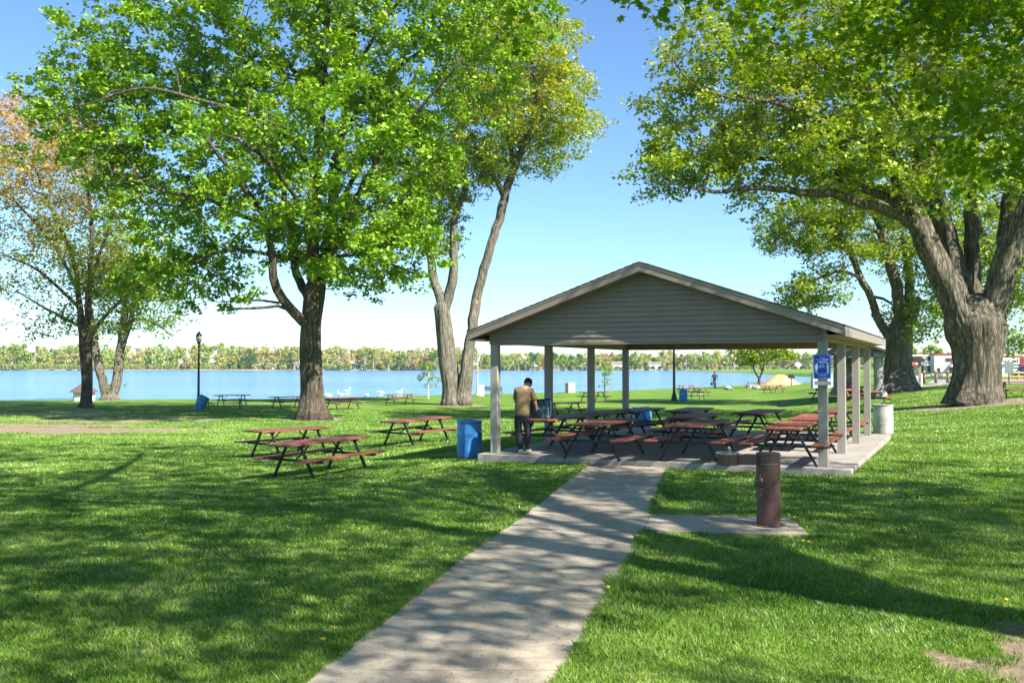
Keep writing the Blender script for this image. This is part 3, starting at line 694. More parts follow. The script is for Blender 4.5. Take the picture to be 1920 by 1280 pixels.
for s in (-1, 1):
    for i in range(nc):
        a = i/nc*hw; b = (i+1)/nc*hw+.01; za = TOP-a*RISE/hw; zb = TOP-b*RISE/hw
        vs = []
        for v in (v0-.02, v1+.02):
            vs += [(cx+s*a, v, za+.012), (cx+s*b, v, zb+.024), (cx+s*b, v, zb-.004), (cx+s*a, v, za-.004)]
        m.add(vs, [(0,1,2,3),(7,6,5,4),(0,4,5,1),(1,5,6,2),(2,6,7,3),(3,7,4,0)])
m.build('roof', M_shing, sh)
def rake(name, v, th, drop, off, mt):     # sloped board following the roof edge
    for s in (-1, 1):
        m = MB(); e = hw+.0
        a = [(cx, TOP-off), (cx+s*e, EA-off), (cx+s*e, EA-off-drop), (cx, TOP-off-drop)]
        vs = [(x, v, z) for x, z in a]+[(x, v+th, z) for x, z in a]
        m.add(vs, [(0,1,2,3),(7,6,5,4),(0,4,5,1),(1,5,6,2),(2,6,7,3),(3,7,4,0)]); m.build(name, mt, sh)
rake('rake_fascia', v0, .03, .175, .006, M_fasc); rake('rake_fascia', v1-.03, .03, .175, .006, M_fasc)
rake('drip_edge', v0-.012, .011, .045, .004, M_fasc)
for s in (-1, 1):
    m = MB(); x = cx+s*hw; m.box(min(x, x-s*.03), max(x, x-s*.03), v0+.032, v1-.032, EA-.19, EA-.012); m.build('eave_fascia', M_fasc, sh)
    m = MB(); xa, xb = sorted((cx+s*(hw-.035), cx+s*(W/2+.063))); m.box(xa, xb, v0+.034, v1-.034, EA-.18, EA-.165); m.build('soffit', M_beam, sh)
    m = MB(); vs = []
    for v in (v0+.032, -.075):   # sloped soffit under the front rake
        vs += [(cx, v, TOP-.17), (cx+s*(hw-.03), v, EA-.16), (cx+s*(hw-.03), v, EA-.175), (cx, v, TOP-.185)]
    m.add(vs, [(0,1,2,3),(7,6,5,4),(0,4,5,1),(1,5,6,2),(2,6,7,3),(3,7,4,0)]); m.build('rake_soffit', M_fasc, sh)
def gable(v, s, name):
    m = MB(); H0 = HP+.005; c = .105; zt = TOP-.17; g = W/2+.09; i = 0
    z = H0
    while z < zt:
        zz = min(z+c, zt)
        f = lambda q: min(g, hw*(TOP-.175-q)/RISE)
        wa, wb = f(z), f(zz)
        if wa <= .02: break
        wb = max(wb, .005)
        vs = [(cx-wa, v-s*.034, z+.006), (cx+wa, v-s*.034, z+.006), (cx+wb, v-s*.006, zz), (cx-wb, v-s*.006, zz),
              (cx-wa, v, z), (cx+wa, v, z), (cx+wb, v, zz), (cx-wb, v, zz)]
        fs = [(0,1,2,3),(7,6,5,4),(0,4,5,1),(1,5,6,2),(2,6,7,3),(3,7,4,0)]
        m.add(vs, fs); z = zz+.0005
    return m.build(name, M_fasc, sh)
gable(-.055, 1, 'gable_siding'); gable(9.105, -1, 'gable_siding')
for u in (-.10, W+.02):
    m = MB(); m.box(u, u+.08, -.098, -.083, HP-.01, HP+.27); m.build('corner_trim', M_fasc, sh)
m = MB(); m.box(-.02, W+.02, -.092, -.06, HP-.035, HP+.003); m.build('bottom_trim', M_fasc, sh)

# distancing sign on the right front post
sg = thing('sign', 'blue notice sign with two white figures on the right front post of the shelter', 'sign', tuple(PM @ Vector((W, -.092, 0))), PA)
M_sblue = mat('sign_blue', (.004,.045,.50), .4, .05, 3); M_swhite = mat('sign_white', (.55,.72,.80), .5, .05, 3)
def rrect(w_, h_, r, n_=6):
    P = []
    for cxx, cyy, a0 in ((w_/2-r, h_/2-r, 0), (-w_/2+r, h_/2-r, 90), (-w_/2+r, -h_/2+r, 180), (w_/2-r, -h_/2+r, 270)):
        for k in range(n_+1): a = math.radians(a0+90*k/n_); P.append((cxx+r*math.cos(a), cyy+r*math.sin(a)))
    return P
zc = 1.9; MS = lambda y: Matrix.Translation((0, y, zc)) @ Matrix.Rotation(math.radians(90), 4, 'X')
m = MB(); m.prism(rrect(.325,.475,.035), 0, .006, MS(-.004)); m.build('sign_plate', M_sblue, sg)
o_ = rrect(.31,.46,.03); i_ = rrect(.296,.446,.024); nq = len(o_); m = MB()
m.add([MS(-.0115) @ Vector((*p,0)) for p in o_]+[MS(-.0115) @ Vector((*p,0)) for p in i_], [(k,(k+1)%nq,nq+(k+1)%nq,nq+k) for k in range(nq)])
m.build('border', M_swhite, sg)
for txt, y, s_ in (('Please', .175, .036), ('Practice Social', .133, .040), ('Distancing', .088, .040), ('6 FT', .022, .042), ('KEEP 6 FEET APART', -.140, .024), ('Thank you', -.172, .032)):
    text('lettering', txt, s_, M_swhite, sg, MS(-.0115) @ Matrix.Translation((0, y, 0)), .001, .0008)
for s in (-1, 1):
    m = MB(); x = s*.105; Mx = MS(-.0115) @ Matrix.Translation((x, -.03, 0))
    m.prism([(.017*math.cos(t*math.pi/8), .088+.017*math.sin(t*math.pi/8)) for t in range(16)], 0, .001, Mx)
    m.prism([(-.026,.065),(-.028,-.005),(-.019,-.01),(-.016,-.095),(-.003,-.095),(0,-.03),(.003,-.095),(.016,-.095),(.019,-.01),(.028,-.005),(.026,.065)][::-1], 0, .001, Mx)
    m.build('figure', M_swhite, sg)
m = MB(); Mx = MS(-.0115)
m.box(-.04,.04,-.014,-.006,0,.001,Mx); m.prism([(-.055,-.010),(-.038,-.022),(-.038,.002)][::-1],0,.001,Mx); m.prism([(.055,-.010),(.038,.002),(.038,-.022)][::-1],0,.001,Mx); m.build('arrow', M_swhite, sg)
# hand sanitiser shelf below
m = MB(); m.box(-.14, .16, -.10, 0, 0, .012); m.box(-.14, .16, -.004, 0, .012, .07); m.box(-.14,-.132,-.10,-.005,.012,.035); m.box(.152,.16,-.10,-.005,.012,.035)
o = m.build('shelf', M_galv); o.matrix_world = Matrix.Translation(PM @ Vector((W, -.09, 1.55))) @ Matrix.Rotation(PA, 4, 'Z')
tag(o, 'small galvanised metal shelf on the right front post, just below the blue sign', 'shelf')

# water tap at the left front post
tp = thing('water_tap', 'grey standpipe tap with loose cord tied to the foot of the left front post', 'tap', tuple(PM @ Vector((-.02, -.15, 0))), PA)
m = MB(); m.tube([(0,0,0),(0,0,.38)], .017, 8); m.tube([(0,0,.30),(0,0,.36)], .024, 8); m.build('pipe', M_galv, tp, True)
m = MB(); m.tube([(0,0,.38),(-.03,-.02,.42),(-.07,-.04,.40)], .014, 8); m.bar((-.05,0,.44),(.05,0,.44),.015,.012); m.build('tap', M_galv, tp, True)
m = MB(); m.tube([(0,0,.36),(.10,-.02,.33),(.17,.0,.36),(.24,.03,.42),(.30,.05,.43)], .006, 6); m.build('cord', M_white, tp, True)

# ------------------------------------------------------------------ picnic tables
def make_table(name, mw_, L=2.44):
    t = thing(name, '', 'picnic table'); h = .75
    m = MB(); ww = .142
    for i in range(5):
        y = -.365+i*.150; m.box(-L/2, L/2, y, y+ww, h-.042, h)
    m.build('table_top', mw_, t, bevel=.008)
    for s in (-1, 1):
        m = MB(); a = .535; 
        for j in range(2):
            ya = s*(a+j*.135); m.box(-L/2, L/2, min(ya, ya+s*.128), max(ya, ya+s*.128), .405, .443)
        m.build('bench_seat', mw_, t, bevel=.008)
    for x in (-.80, .80):
        for s in (-1, 1):
            m = MB(); m.bar((x, s*.20, h-.045), (x, s*.60, 0), .045, .05, (1,0,0)); m.build('leg', M_black, t)
        m = MB(); m.bar((x+.047, -.80, .375), (x+.047, .80, .375), .045, .05); m.build('seat_crossbar', M_black, t)
        m = MB(); m.bar((x, -.33, h-.066), (x, .33, h-.066), .045, .04); m.build('top_crossbar', M_black, t)
        sx = -1 if x > 0 else 1
        m = MB(); m.tube([(x+sx*.03, 0, .385),(x+sx*.22, 0, .47),(x+sx*.42, 0, .64),(x+sx*.46, 0, h-.05)], .016, 7); m.build('brace', M_black, t, True)
    return t
T_red = make_table('picnic_table', M_wood); T_or = make_table('picnic_table', M_wood_o)
used = {'r': 0, 'o': 0}
def place(proto, key, x, y, z, rz, label, group, rx=0):
    t = proto if not used[key] else copy_tree(proto); used[key] = 1
    t.location = (x, y, z); t.rotation_euler = (rx, 0, rz); t['label'] = label; t['category'] = 'picnic table'; t['group'] = group
    return t
def slab_tab(px, py, label, drot=0, key='r'):
    r = ray(px, py); k = (PO.z+.75-CAMH)/r.z; x, y = r.x*k, r.y*k
    place(T_red if key == 'r' else T_or, key, x, y, PO.z, math.pi/2+PA+math.radians(drot), label, 'picnic tables on the shelter floor')
slab_tab(1046, 781, 'picnic table beside the man in the tan shirt, at the left end of the shelter', -4)
slab_tab(1128, 772.5, 'middle picnic table of the row of three running along the left posts of the shelter', -4)
slab_tab(1196, 766.5, 'farthest picnic table of the left row of three, in front of a blue barrel', -3)
slab_tab(1134, 789, 'front picnic table of the shelter, second row from the left, right of the man', 0)
slab_tab(1311, 791, 'front picnic table in the middle of the shelter, at the end of the path', -1)
slab_tab(1303, 777.5, 'middle picnic table of the centre column of three under the shelter', 0)
slab_tab(1295, 766.5, 'farthest picnic table of the centre column of three under the shelter', 1)
slab_tab(1424, 770, 'lone picnic table at the back of the shelter, between centre column and right posts', -5)
slab_tab(1482, 795, 'front picnic table beside the post with the blue sign', 1)
slab_tab(1523, 780, 'middle picnic table of the right-hand column, partly behind the blue-signed post', 1)
slab_tab(1563, 768, 'farthest picnic table of the right-hand column, seen between the right posts of the shelter', 1)
def lawn_tab(px, py, yaw, label, key='r', grp='picnic tables scattered on the lawn'):
    """px, py: centre of the top, seen on the terrain"""
    r = ray(px, py); d = 5.0
    while CAMH+r.z*(d/r.y) > float(gz(r.x*d/r.y, d))+.75 and d < 400: d += .05
    k = d/r.y; x, y = r.x*k, d; z = float(gz(x, y))
    sx = float(gz(x+math.cos(yaw), y+math.sin(yaw))-gz(x-math.cos(yaw), y-math.sin(yaw)))/2
    t = place(T_red if key == 'r' else T_or, key, x, y, z-.005, yaw, label, grp); t.rotation_euler = (0, -math.atan(sx), yaw)
    return t
R_ = math.radians
lawn_tab(603, 823, R_(56), 'nearest picnic table of the left lawn, in front of another just like it')
lawn_tab(543, 803, R_(54), 'picnic table right behind the nearest one of the left lawn, towards the big maple')
lawn_tab(782, 784.5, R_(54), 'picnic table on the grass left of the standing blue barrel')
lawn_tab(435, 740, R_(40), 'picnic table by the water right of the tilted blue barrel')
lawn_tab(540, 743, R_(42), 'picnic table by the water just left of the big maple trunk')
lawn_tab(643, 744.5, R_(44), 'picnic table just right of the big maple trunk, near the water')
lawn_tab(750, 738.5, R_(40), 'picnic table by the water left of the yellow sapling')
lawn_tab(1056, 754, R_(38), 'orange-topped picnic table seen behind the patterned bag, beyond the left posts', 'o')
lawn_tab(1113, 734.5, R_(42), 'picnic table on the far lawn beside the thin green sapling, behind the third left post')
lawn_tab(1287, 722, R_(36), 'orange-topped picnic table by the water behind the lamp post with the flared base', 'o')
lawn_tab(1312, 727, R_(60), 'small-looking picnic table just right of the far blue barrel')
lawn_tab(1450, 722.5, R_(30), 'picnic table in front of the sand pile, under the small forked tree')
lawn_tab(1604, 727, R_(20), 'orange-topped picnic table seen between the right posts, before the stone column', 'o', 'picnic tables near the stone-columned shelter')
lawn_tab(1640, 733, R_(70), 'picnic table end-on at the foot of the big stone column', 'o', 'picnic tables near the stone-columned shelter')

# long table behind the huge maple
def long_table():
    p = on_ground(1885, 746); t = thing('long_table', 'very long red-brown picnic table running behind the huge old maple trunk', 'picnic table', (p.x+2.0, p.y-.6, p.z), R_(-20))
    m = MB(); 
    for i in range(4): m.box(-2.9, 2.9, -.36+i*.18, -.36+i*.18+.172, .72, .765)
    m.build('table_top', M_wood_o, t, bevel=.008)
    for s in (-1, 1):
        m = MB(); m.box(-2.9, 2.9, s*.66-.13, s*.66+.13, .40, .44); m.build('bench_seat', M_wood_o, t, bevel=.008)
    for x in (-2.1, -.1, 1.9):
        for s in (-1, 1):
            m = MB(); m.bar((x, s*.2, .72), (x, s*.6, 0), .045, .05, (1,0,0)); m.build('leg', M_black, t)
        m = MB(); m.bar((x+.05, -.78, .37), (x+.05, .78, .37), .045, .05); m.build('seat_crossbar', M_black, t)
long_table()

# ------------------------------------------------------------------ barrels
def barrel(name, label, loc, mt, h=.88, r=.29, tilt=None, rims=(.33,.64), group=None, cat='barrel', open_=True):
    t = thing(name, label, cat, loc, 0, group)
    p = [(r*.93, 0), (r*.965, .02)]
    for z in np.linspace(.04, h-.05, 22):
        q = z/h; b = r*(.965+.035*math.sin(math.pi*q))
        for c in rims: b += r*.035*math.exp(-((q-c)/.014)**2)
        p.append((b, z))
    p += [(r*.985, h-.035), (r*.985, h-.005)]
    m = MB(); m.lathe(p+([(r*.93, h-.004), (r*.92, h-.5)] if open_ else []), 36); m.build('body', mt, t, True)
    m = MB(); n_ = 36; R0, R1 = r*.985, r*1.01
    m.lathe([(R0,h-.03),(R1+.004,h-.026),(R1+.004,h+.002),(R0-.025,h+.004),(R0-.028,h-.03)], n_); m.build('rim', mt, t, True)
    if tilt: t.rotation_euler = tilt
    return t
BG = 'blue plastic barrels used as bins'
p = on_ground(880, 857); barrel('blue_barrel', 'bright blue plastic barrel nearest the camera, standing at the left front corner of the shelter', (p.x, p.y, p.z), M_blue, .86, .295, group=BG)
p = PM @ Vector((1.9, 9.95, 0)); p = at(1204, 770, 31.2); barrel('blue_barrel', 'blue barrel standing behind the shelter, half hidden by picnic table tops', (p.x, p.y, float(gz(p.x, p.y))), M_blue, .9, .305, group=BG)
p = on_ground(1281, 752); barrel('blue_barrel', 'small-looking blue barrel on the far lawn beside the dark lamp post base', (p.x, p.y, p.z), M_blue, .93, .33, group=BG)
p = on_ground(371, 769); barrel('blue_barrel', 'faded blue barrel leaning over at a slant by the street lamp on the left lawn', (p.x-.02, p.y, p.z+.04), M_blue2, .92, .31, (R_(-6), R_(28), 0), group=BG)
# pale drum at the right rear of the slab
p = on_ground(1656, 813); barrel('metal_drum', 'scuffed whitish metal drum standing behind the last right post of the shelter', (p.x, p.y, p.z), M_galv, .90, .295, rims=(.34,.66))

# ------------------------------------------------------------------ drinking fountain
p = on_ground(1441, 987); FX, FY = p.x, p.y
ft = thing('drinking_fountain', 'brown steel pedestal drinking fountain with side bowl on a concrete pad', 'drinking fountain', (FX, FY, .018), 0)
M_brown = mat('bronze_paint', (.115,.055,.045), .38, .22, 4, .05, .25, c2=(.16,.082,.07))
M_steel = mat('steel', (.55,.55,.54), .25, .1, 5, 0, 1)
rp = .148; hp = .905
m = MB(); m.lathe([(rp, .012), (rp, hp-.135)], 48); m.build('pedestal', M_brown, ft, True)
m = MB(); m.lathe([(rp-.002, hp-.135), (rp-.002, hp-.131)], 48); m.build('seam', M_steel, ft, True)
m = MB(); m.lathe([(rp+.001, hp-.131), (rp+.001, hp-.004), (rp-.003, hp), (rp-.012, hp+.002), (rp-.014, hp-.006), (.001, hp-.004)], 48); m.build('cap', M_brown, ft, True)
m = MB(); m.lathe([(rp+.055, 0), (rp+.055, .010), (rp+.002, .012)], 40); m.build('base_flange', M_brown, ft, True)
for a in (200, 250, 300, 340):
    m = MB(); c = (math.cos(R_(a))*(rp+.03), math.sin(R_(a))*(rp+.03), .01); m.lathe([(.013,0),(.013,.009),(.006,.012)], 6, c); m.build('bolt', M_steel, ft)
AY = .03
m = MB(); m.box(-.40, -.12, AY-.06, AY+.06, hp-.155, hp-.035); m.build('arm', M_brown, ft, bevel=.006)
m = MB(); m.lathe([(.138, hp-.155), (.145, hp-.150), (.145, hp-.012)], 40, (-.50, AY, 0)); m.build('bowl', M_brown, ft, True)
m = MB(); m.lathe([(.149, hp-.014), (.149, hp-.003), (.135, hp-.003), (.12, hp-.03), (.05, hp-.05), (.01, hp-.052)], 40, (-.50, AY, 0)); m.build('basin', M_steel, ft, True)
m = MB(); m.tube([(-.47,AY,hp-.05),(-.47,AY,hp+.035),(-.48,AY-.01,hp+.062),(-.50,AY-.01,hp+.055)], .014, 10); m.tube([(-.47,AY,hp-.05),(-.47,AY,hp-.0)], .026, 10); m.build('spout', M_steel, ft, True)
m = MB(); m.lathe([(.03,0),(.03,.03),(.02,.04)], 16, M=Matrix.Translation((-.64, AY-.0, hp-.09)) @ Matrix.Rotation(R_(-90), 4, 'Y')); m.build('bowl_button', M_black, ft, True)
MB_ = Matrix.Rotation(R_(205), 4, 'Z') @ Matrix.Translation((rp-.012, 0, hp-.36)) @ Matrix.Rotation(R_(90), 4, 'Y')
m = MB(); m.lathe([(.075,0),(.078,.012),(.072,.03),(.055,.045),(.03,.055),(.005,.058)], 30, M=MB_); m.build('push_button', M_brown, ft, True)
for zz in (hp-.27, hp-.45, hp-.52, hp-.70):
    m = MB(); Ms = Matrix.Rotation(R_(218), 4, 'Z') @ Matrix.Translation((rp-.004, 0, zz)) @ Matrix.Rotation(R_(90), 4, 'Y'); m.lathe([(.007,0),(.006,.006),(.001,.008)], 10, M=Ms); m.build('screw', M_steel, ft, True)
m = MB(); Ms = Matrix.Rotation(R_(220), 4, 'Z') @ Matrix.Translation((rp-.002, 0, 0)); m.box(0, .003, -.0015, .0015, hp-.70, hp-.52, Ms); m.build('panel_seam', M_black, ft)

# dandelions
M_yel = mat('dandelion_yellow', (.65,.42,.02), .7, .1, 30); M_stem = mat('stem', (.1,.16,.04), .7, .1, 10)
dl = [(1470,1021,'dandelion left of two others in the grass in front of the fountain pad'),(1505,1023,'middle dandelion in the grass in front of the fountain pad'),(1516,1025,'rightmost of the three dandelions before the fountain pad'),
      (1886,1136,'lone dandelion in the grass near the right edge'),(605,1212,'lone dandelion beside the left edge of the path'),(1140,1112,'dandelion at the right edge of the path')]
for px, py, lb in dl:
    p = on_ground(px, py); t = thing('dandelion', lb, 'flower', tuple(p), 0, 'dandelions in the lawn')
    m = MB(); m.tube([(0,0,0),(.004,0,.05)], .0022, 5); m.build('stem', M_stem, t)
    m = MB(); m.lathe([(.004,.048),(.017,.054),(.019,.060),(.012,.067),(.003,.069)], 12); m.build('flower_head', M_yel, t)
# ------------------------------------------------------------------ lamps
M_globe = mat('frosted_globe', (.55,.55,.50), .35, .1, 4)
def lamp(label, px, base_py, top_py, d=None, fat=1.0, colr=None):
    if d: x = (px-960)/F*d/ (math.cos(PITCH)) ; p = at(px, base_py, d); p.z = float(gz(p.x, p.y))
    else: p = on_ground(px, base_py)
    d = p.y; top = at(px, top_py, d).z; H = top-p.z; mt = colr or M_green
    t = thing('street_lamp', label, 'street lamp', tuple(p), 0, 'acorn street lamps of the park')
    s = fat
    m = MB(); m.lathe([(.24*s,0),(.24*s,.08),(.19*s,.12),(.17*s,.35),(.12*s,.5),(.13*s,.54),(.085*s,.62)], 18); m.build('base', mt, t, True)
    zc = H-.95
    m = MB(); m.lathe([(.085*s,.62),(.058*s,zc-.1),(.075*s,zc-.06),(.06*s,zc)], 14); m.build('pole', mt, t, True)
    m = MB(); m.lathe([(.06*s,zc),(.13,zc+.06),(.15,zc+.12),(.13,zc+.13)], 16); m.build('collar', mt, t, True)
    m = MB(); m.lathe([(.12,zc+.13),(.19,zc+.24),(.225,zc+.38),(.215,zc+.5)], 20); m.build('globe', M_globe, t, True)
    m = MB(); m.lathe([(.225,zc+.5),(.22,zc+.54),(.15,zc+.68),(.07,zc+.76),(.045,zc+.80),(.05,zc+.84),(.015,zc+.88),(.008,zc+.95)], 18); m.build('finial_cap', mt, t, True)
    return t
lamp('dark green street lamp with frosted acorn globe at the left, behind the tilted barrel', 372, 763, 618)
lamp('pale slim street lamp by the water between the double maple and the shelter', 895, 741, 645, colr=M_galv)
lamp('dark lamp post with heavy flared base behind the shelter, its head hidden by the roof', 1264, 751, 590, fat=1.25)
lamp('thin grey lamp post at the waterside, farther away than the flared one', 1286.5, 723, 655, colr=M_galv)

# ------------------------------------------------------------------ benches
def bench(label, px, py, yaw, L, mt, arms='hoop', back=False):
    p = on_ground(px, py); t = thing('park_bench', label, 'bench', tuple(p), yaw, 'park benches')
    m = MB()
    for i in range(4): m.box(-L/2, L/2, -.22+i*.11, -.22+i*.11+.095, .42, .45)
    m.build('seat', mt, t)
    for s in (-1, 1):
        m = MB(); x = s*L/2
        m.tube([(x,-.24,0),(x,-.24,.5),(x,-.16,.62),(x,.0,.65),(x,.16,.60),(x,.22,.45),(x,.24,0)], .028, 8); m.build('end_frame', M_black, t, True)
    if back:
        m = MB()
        for i in range(3): m.box(-L/2+.03, L/2-.03, .22+i*.02, .24+i*.02, .52+i*.11, .61+i*.11)
        m.build('backrest', mt, t)
    return t
M_dkw = mat('dark_slat', (.035,.05,.055), .6, .3, 5)
bench('low dark bench with curved black ends beside the tilted blue barrel', 420, 768, R_(3), 2.0, M_dkw)
bench('dark waterside bench right of the white bin, half hidden by the left front post', 924, 741, R_(0), 1.8, M_dkw, back=True)
bench('dark bench at the water edge behind the orange picnic table', 1322, 724, R_(0), 2.0, M_dkw, back=True)
bench('pale bench on the far lawn right behind the small blue barrel', 1304, 748, R_(-65), 1.7, M_white)

# white bin by lamp, tan block, panel, shed, grill
def simple(name, label, cat, px, py, mb_parts, yaw=0, z=0):
    p = on_ground(px, py); t = thing(name, label, cat, (p.x, p.y, p.z+z), yaw)
    for nm, m, mt in mb_parts: m.build(nm, mt, t, bevel=.01)
    return t
m1 = MB(); m1.box(-.24,.24,-.24,.24,0,.95); m2 = MB(); m2.box(-.27,.27,-.27,.27,.952,1.02)
simple('litter_bin', 'white square litter bin beside the slim waterside lamp', 'bin', 903, 742, [('body', m1, M_whitep), ('lid', m2, M_whitep)])
m1 = MB(); m1.box(-.42,.42,-.35,.35,0,1.0); m2 = MB(); m2.box(-.46,.46,-.39,.39,1.002,1.06)
simple('concrete_block', 'tan concrete pedestal standing alone at the water edge behind the shelter', 'pedestal', 1069, 736, [('body', m1, M_tan), ('cap', m2, M_tan)], R_(28))
m1 = MB(); m1.box(-1.0,1.0,-.3,.3,0,1.5); m2 = MB(); m2.box(-1.04,1.04,-.34,.34,1.502,1.56)
M_panel = mat('grey_blue_panel', (.38,.43,.47), .5, .1, 2)
simple('utility_cabinet', 'pale grey-blue utility cabinet just left of the signed post, near the sand pile', 'cabinet', 1541, 728, [('body', m1, M_panel), ('lid', m2, M_panel)], R_(5))
m1 = MB(); m1.bar((0,0,0),(0,0,.95),.09,.09); m2 = MB(); m2.box(-.36,.36,-.25,.25,.95,1.2); m3 = MB(); m3.box(-.36,.36,.2,.24,1.202,1.42)
simple('park_grill', 'black charcoal grill on a single post right of the sand pile', 'grill', 1484, 723, [('post', m1, M_black), ('firebox', m2, M_black), ('lid', m3, M_black)])
p = at(158, 700, 79.0); zg = float(gz(p.x, p.y))
wh = thing('well_house', 'small pale octagonal hut with pointed brown roof behind the budding tree by the water', 'hut', (p.x, p.y, zg), .2)
m = MB(); m.lathe([(.86,-.3),(.84,.72)], 8); m.build('wall', M_white, wh)
m = MB(); m.lathe([(1.12,.72),(1.1,.78),(.1,1.5),(.02,1.55)], 8); m.build('roof', mat('brown_shingle', (.14,.085,.07), .8, .3, 12), wh)

# sand pile, low wall and rocks
p = on_ground(1474, 723); rs = np.random.RandomState(9); SPR = 46/F*p.y; SPH = 27/F*p.y
N = 70; V = []; 
for i in range(26):
    for k in range(N):
        t = 2*math.pi*k/N; r = i/25; R0 = SPR*(1+.10*math.sin(2*t+.8)+.06*math.sin(3*t)+.03*math.sin(7*t))
        h = SPH*(1-r)**1.02*(1-.12*math.exp(-(r/.10)**2))
        h = max(0, h)+.12*(float(vnoise(r*R0*math.cos(t), r*R0*math.sin(t), .9))-.5)*min(1, 4*(1-r))
        V.append((r*R0*math.cos(t)+(1-r)*(-.08*SPR), .55*r*R0*math.sin(t), h-.1))
L = []
for i in range(25):
    for k in range(N): L += [i*N+k, (i+1)*N+k, (i+1)*N+(k+1)%N, i*N+(k+1)%N]
sp = np_mesh('sand_pile', V, L, np.full(25*N, 4), M_sand, smooth=True); sp.location = (p.x, p.y+2, p.z-.1)
tag(sp, 'big heap of tan sand beside the lake behind the shelter', 'sand pile')
p = on_ground(1429, 724); m = MB(); m.box(-1.5,1.5,-.2,.2,-.1,.6); o = m.build('low_wall', mat('grey_timber', (.16,.17,.19), .8, .2, 2)); o.location = (p.x, p.y+2, p.z); tag(o, 'low grey retaining wall left of the sand pile', 'wall')
def rock(label, px, py, s, seed, sq=.6, name='boulder', loc=None, group='boulders near the water'):
    rs = np.random.RandomState(seed); import bmesh
    bm = bmesh.new(); bmesh.ops.create_icosphere(bm, subdivisions=3, radius=1)
    nv = rs.randn(9, 3); nv /= np.linalg.norm(nv, axis=1)[:,None]
    for v in bm.verts:
        c = np.array(v.co); d_ = nv @ c; 
        k = 1.0
        for q in d_: k = min(k, .80/max(q, .01)) if q > .80 else k
        v.co = Vector(c*k*(1+.06*rs.randn()*0+.10*float(vnoise(c[0]*3+seed, c[1]*3+c[2]*2, 1))))
        v.co.x *= s; v.co.y *= s*.8; v.co.z = v.co.z*s*sq+s*sq*.55
    me = bpy.data.meshes.new(name); bm.to_mesh(me); bm.free(); me.materials.append(M_stone)
    o = bpy.data.objects.new(name, me); COL.objects.link(o)
    q = loc if loc is not None else on_ground(px, py); o.location = q; o.rotation_euler = (0,0,seed)
    return tag(o, label, 'boulder', group)
rock('pale boulder on the lawn right of the walking person, the first of two', 1364, 730, .55, 1, .55)
rock('small white stone in front of the pale boulder near the walking person', 1372, 731, .25, 2)
rock('dark boulder at the water edge left of the small forked tree', 1407, 728, .6, 3, .6)
rock('low boulder at the foot of the low grey wall', 1418, 729, .6, 4, .6)

# saplings
L_sap = leaf_mat('sapling_leaf', [(0, (.09,.20,.01)), (.5, (.20,.32,.015)), (1, (.34,.40,.03))], .5)
p = on_ground(803, 749); D = p.y
grow('sapling', 'young sapling with yellow leaves and thin white stem left of the double-stemmed maple', 'tree', [PX(D, (803,749.5,1.5),(803,735,1.2),(803,715,1.0),(804,700,.8),(802,688,.6))],
     LB(D, (803,695,14,13,1,0,.6),(795,708,13,10,.7,0,.5),(812,712,12,12,.7,0,.5),(806,724,12,4,.3,0,.4)), 46, 26, .13, .22, L_sap, M_whitep, 101, flare=1.1, tip_r=.006, tint=(1,3,.5,.8))
p = on_ground(1134, 741); D = p.y
grow('sapling', 'slender green sapling with tall narrow crown seen between the left posts of the shelter', 'tree', [PX(D, (1134,742,1.4),(1134,725,1.2),(1134,705,1.0),(1136,690,.8),(1138,674,.5))],
     LB(D, (1137,681,10,10,1,0,.4),(1139,696,11,9,.9,0,.4),(1134,710,13,8,.9,0,.4),(1131,720,12,4,.4,0,.4)), 46, 26, .12, .18, L_green, M_bark2, 102, flare=1.1, tip_r=.006, tint=(1,3,.6,.9))
p = on_ground(1424, 727); D = p.y
grow('forked_tree', 'small forked tree with spreading flat crown beside the sand pile', 'tree',
     [PX(D, (1424,728,3),(1423,718,2.6),(1424,708,2.4)), PX(D, (1424,709,2),(1417,700,1.7),(1413,690,1.4),(1410,678,1),(1400,666,.7)),
      PX(D, (1424,708,2),(1430,695,1.7),(1432,682,1.4),(1436,670,1),(1450,658,.7)), PX(D, (1429,697,1.4),(1426,688,1.2),(1420,672,.8)), PX(D,(1432,684,1.2),(1445,674,1),(1465,664,.7))],
     LB(D, (1400,664,26,12,1,0,2),(1385,655,28,13,1,0,2),(1430,660,28,15,1,0,2),(1462,664,22,10,.8,0,2),(1480,668,12,8,.3,0,1.5),(1420,680,16,9,.5,0,1.5),(1440,640,50,14,1,0,2.5),(1395,676,12,8,.3,0,1)), 280, 50, .24, .5, L_yg, M_bark1, 103, flare=1.2, tip_r=.012, tint=(1,6,.1,.6))

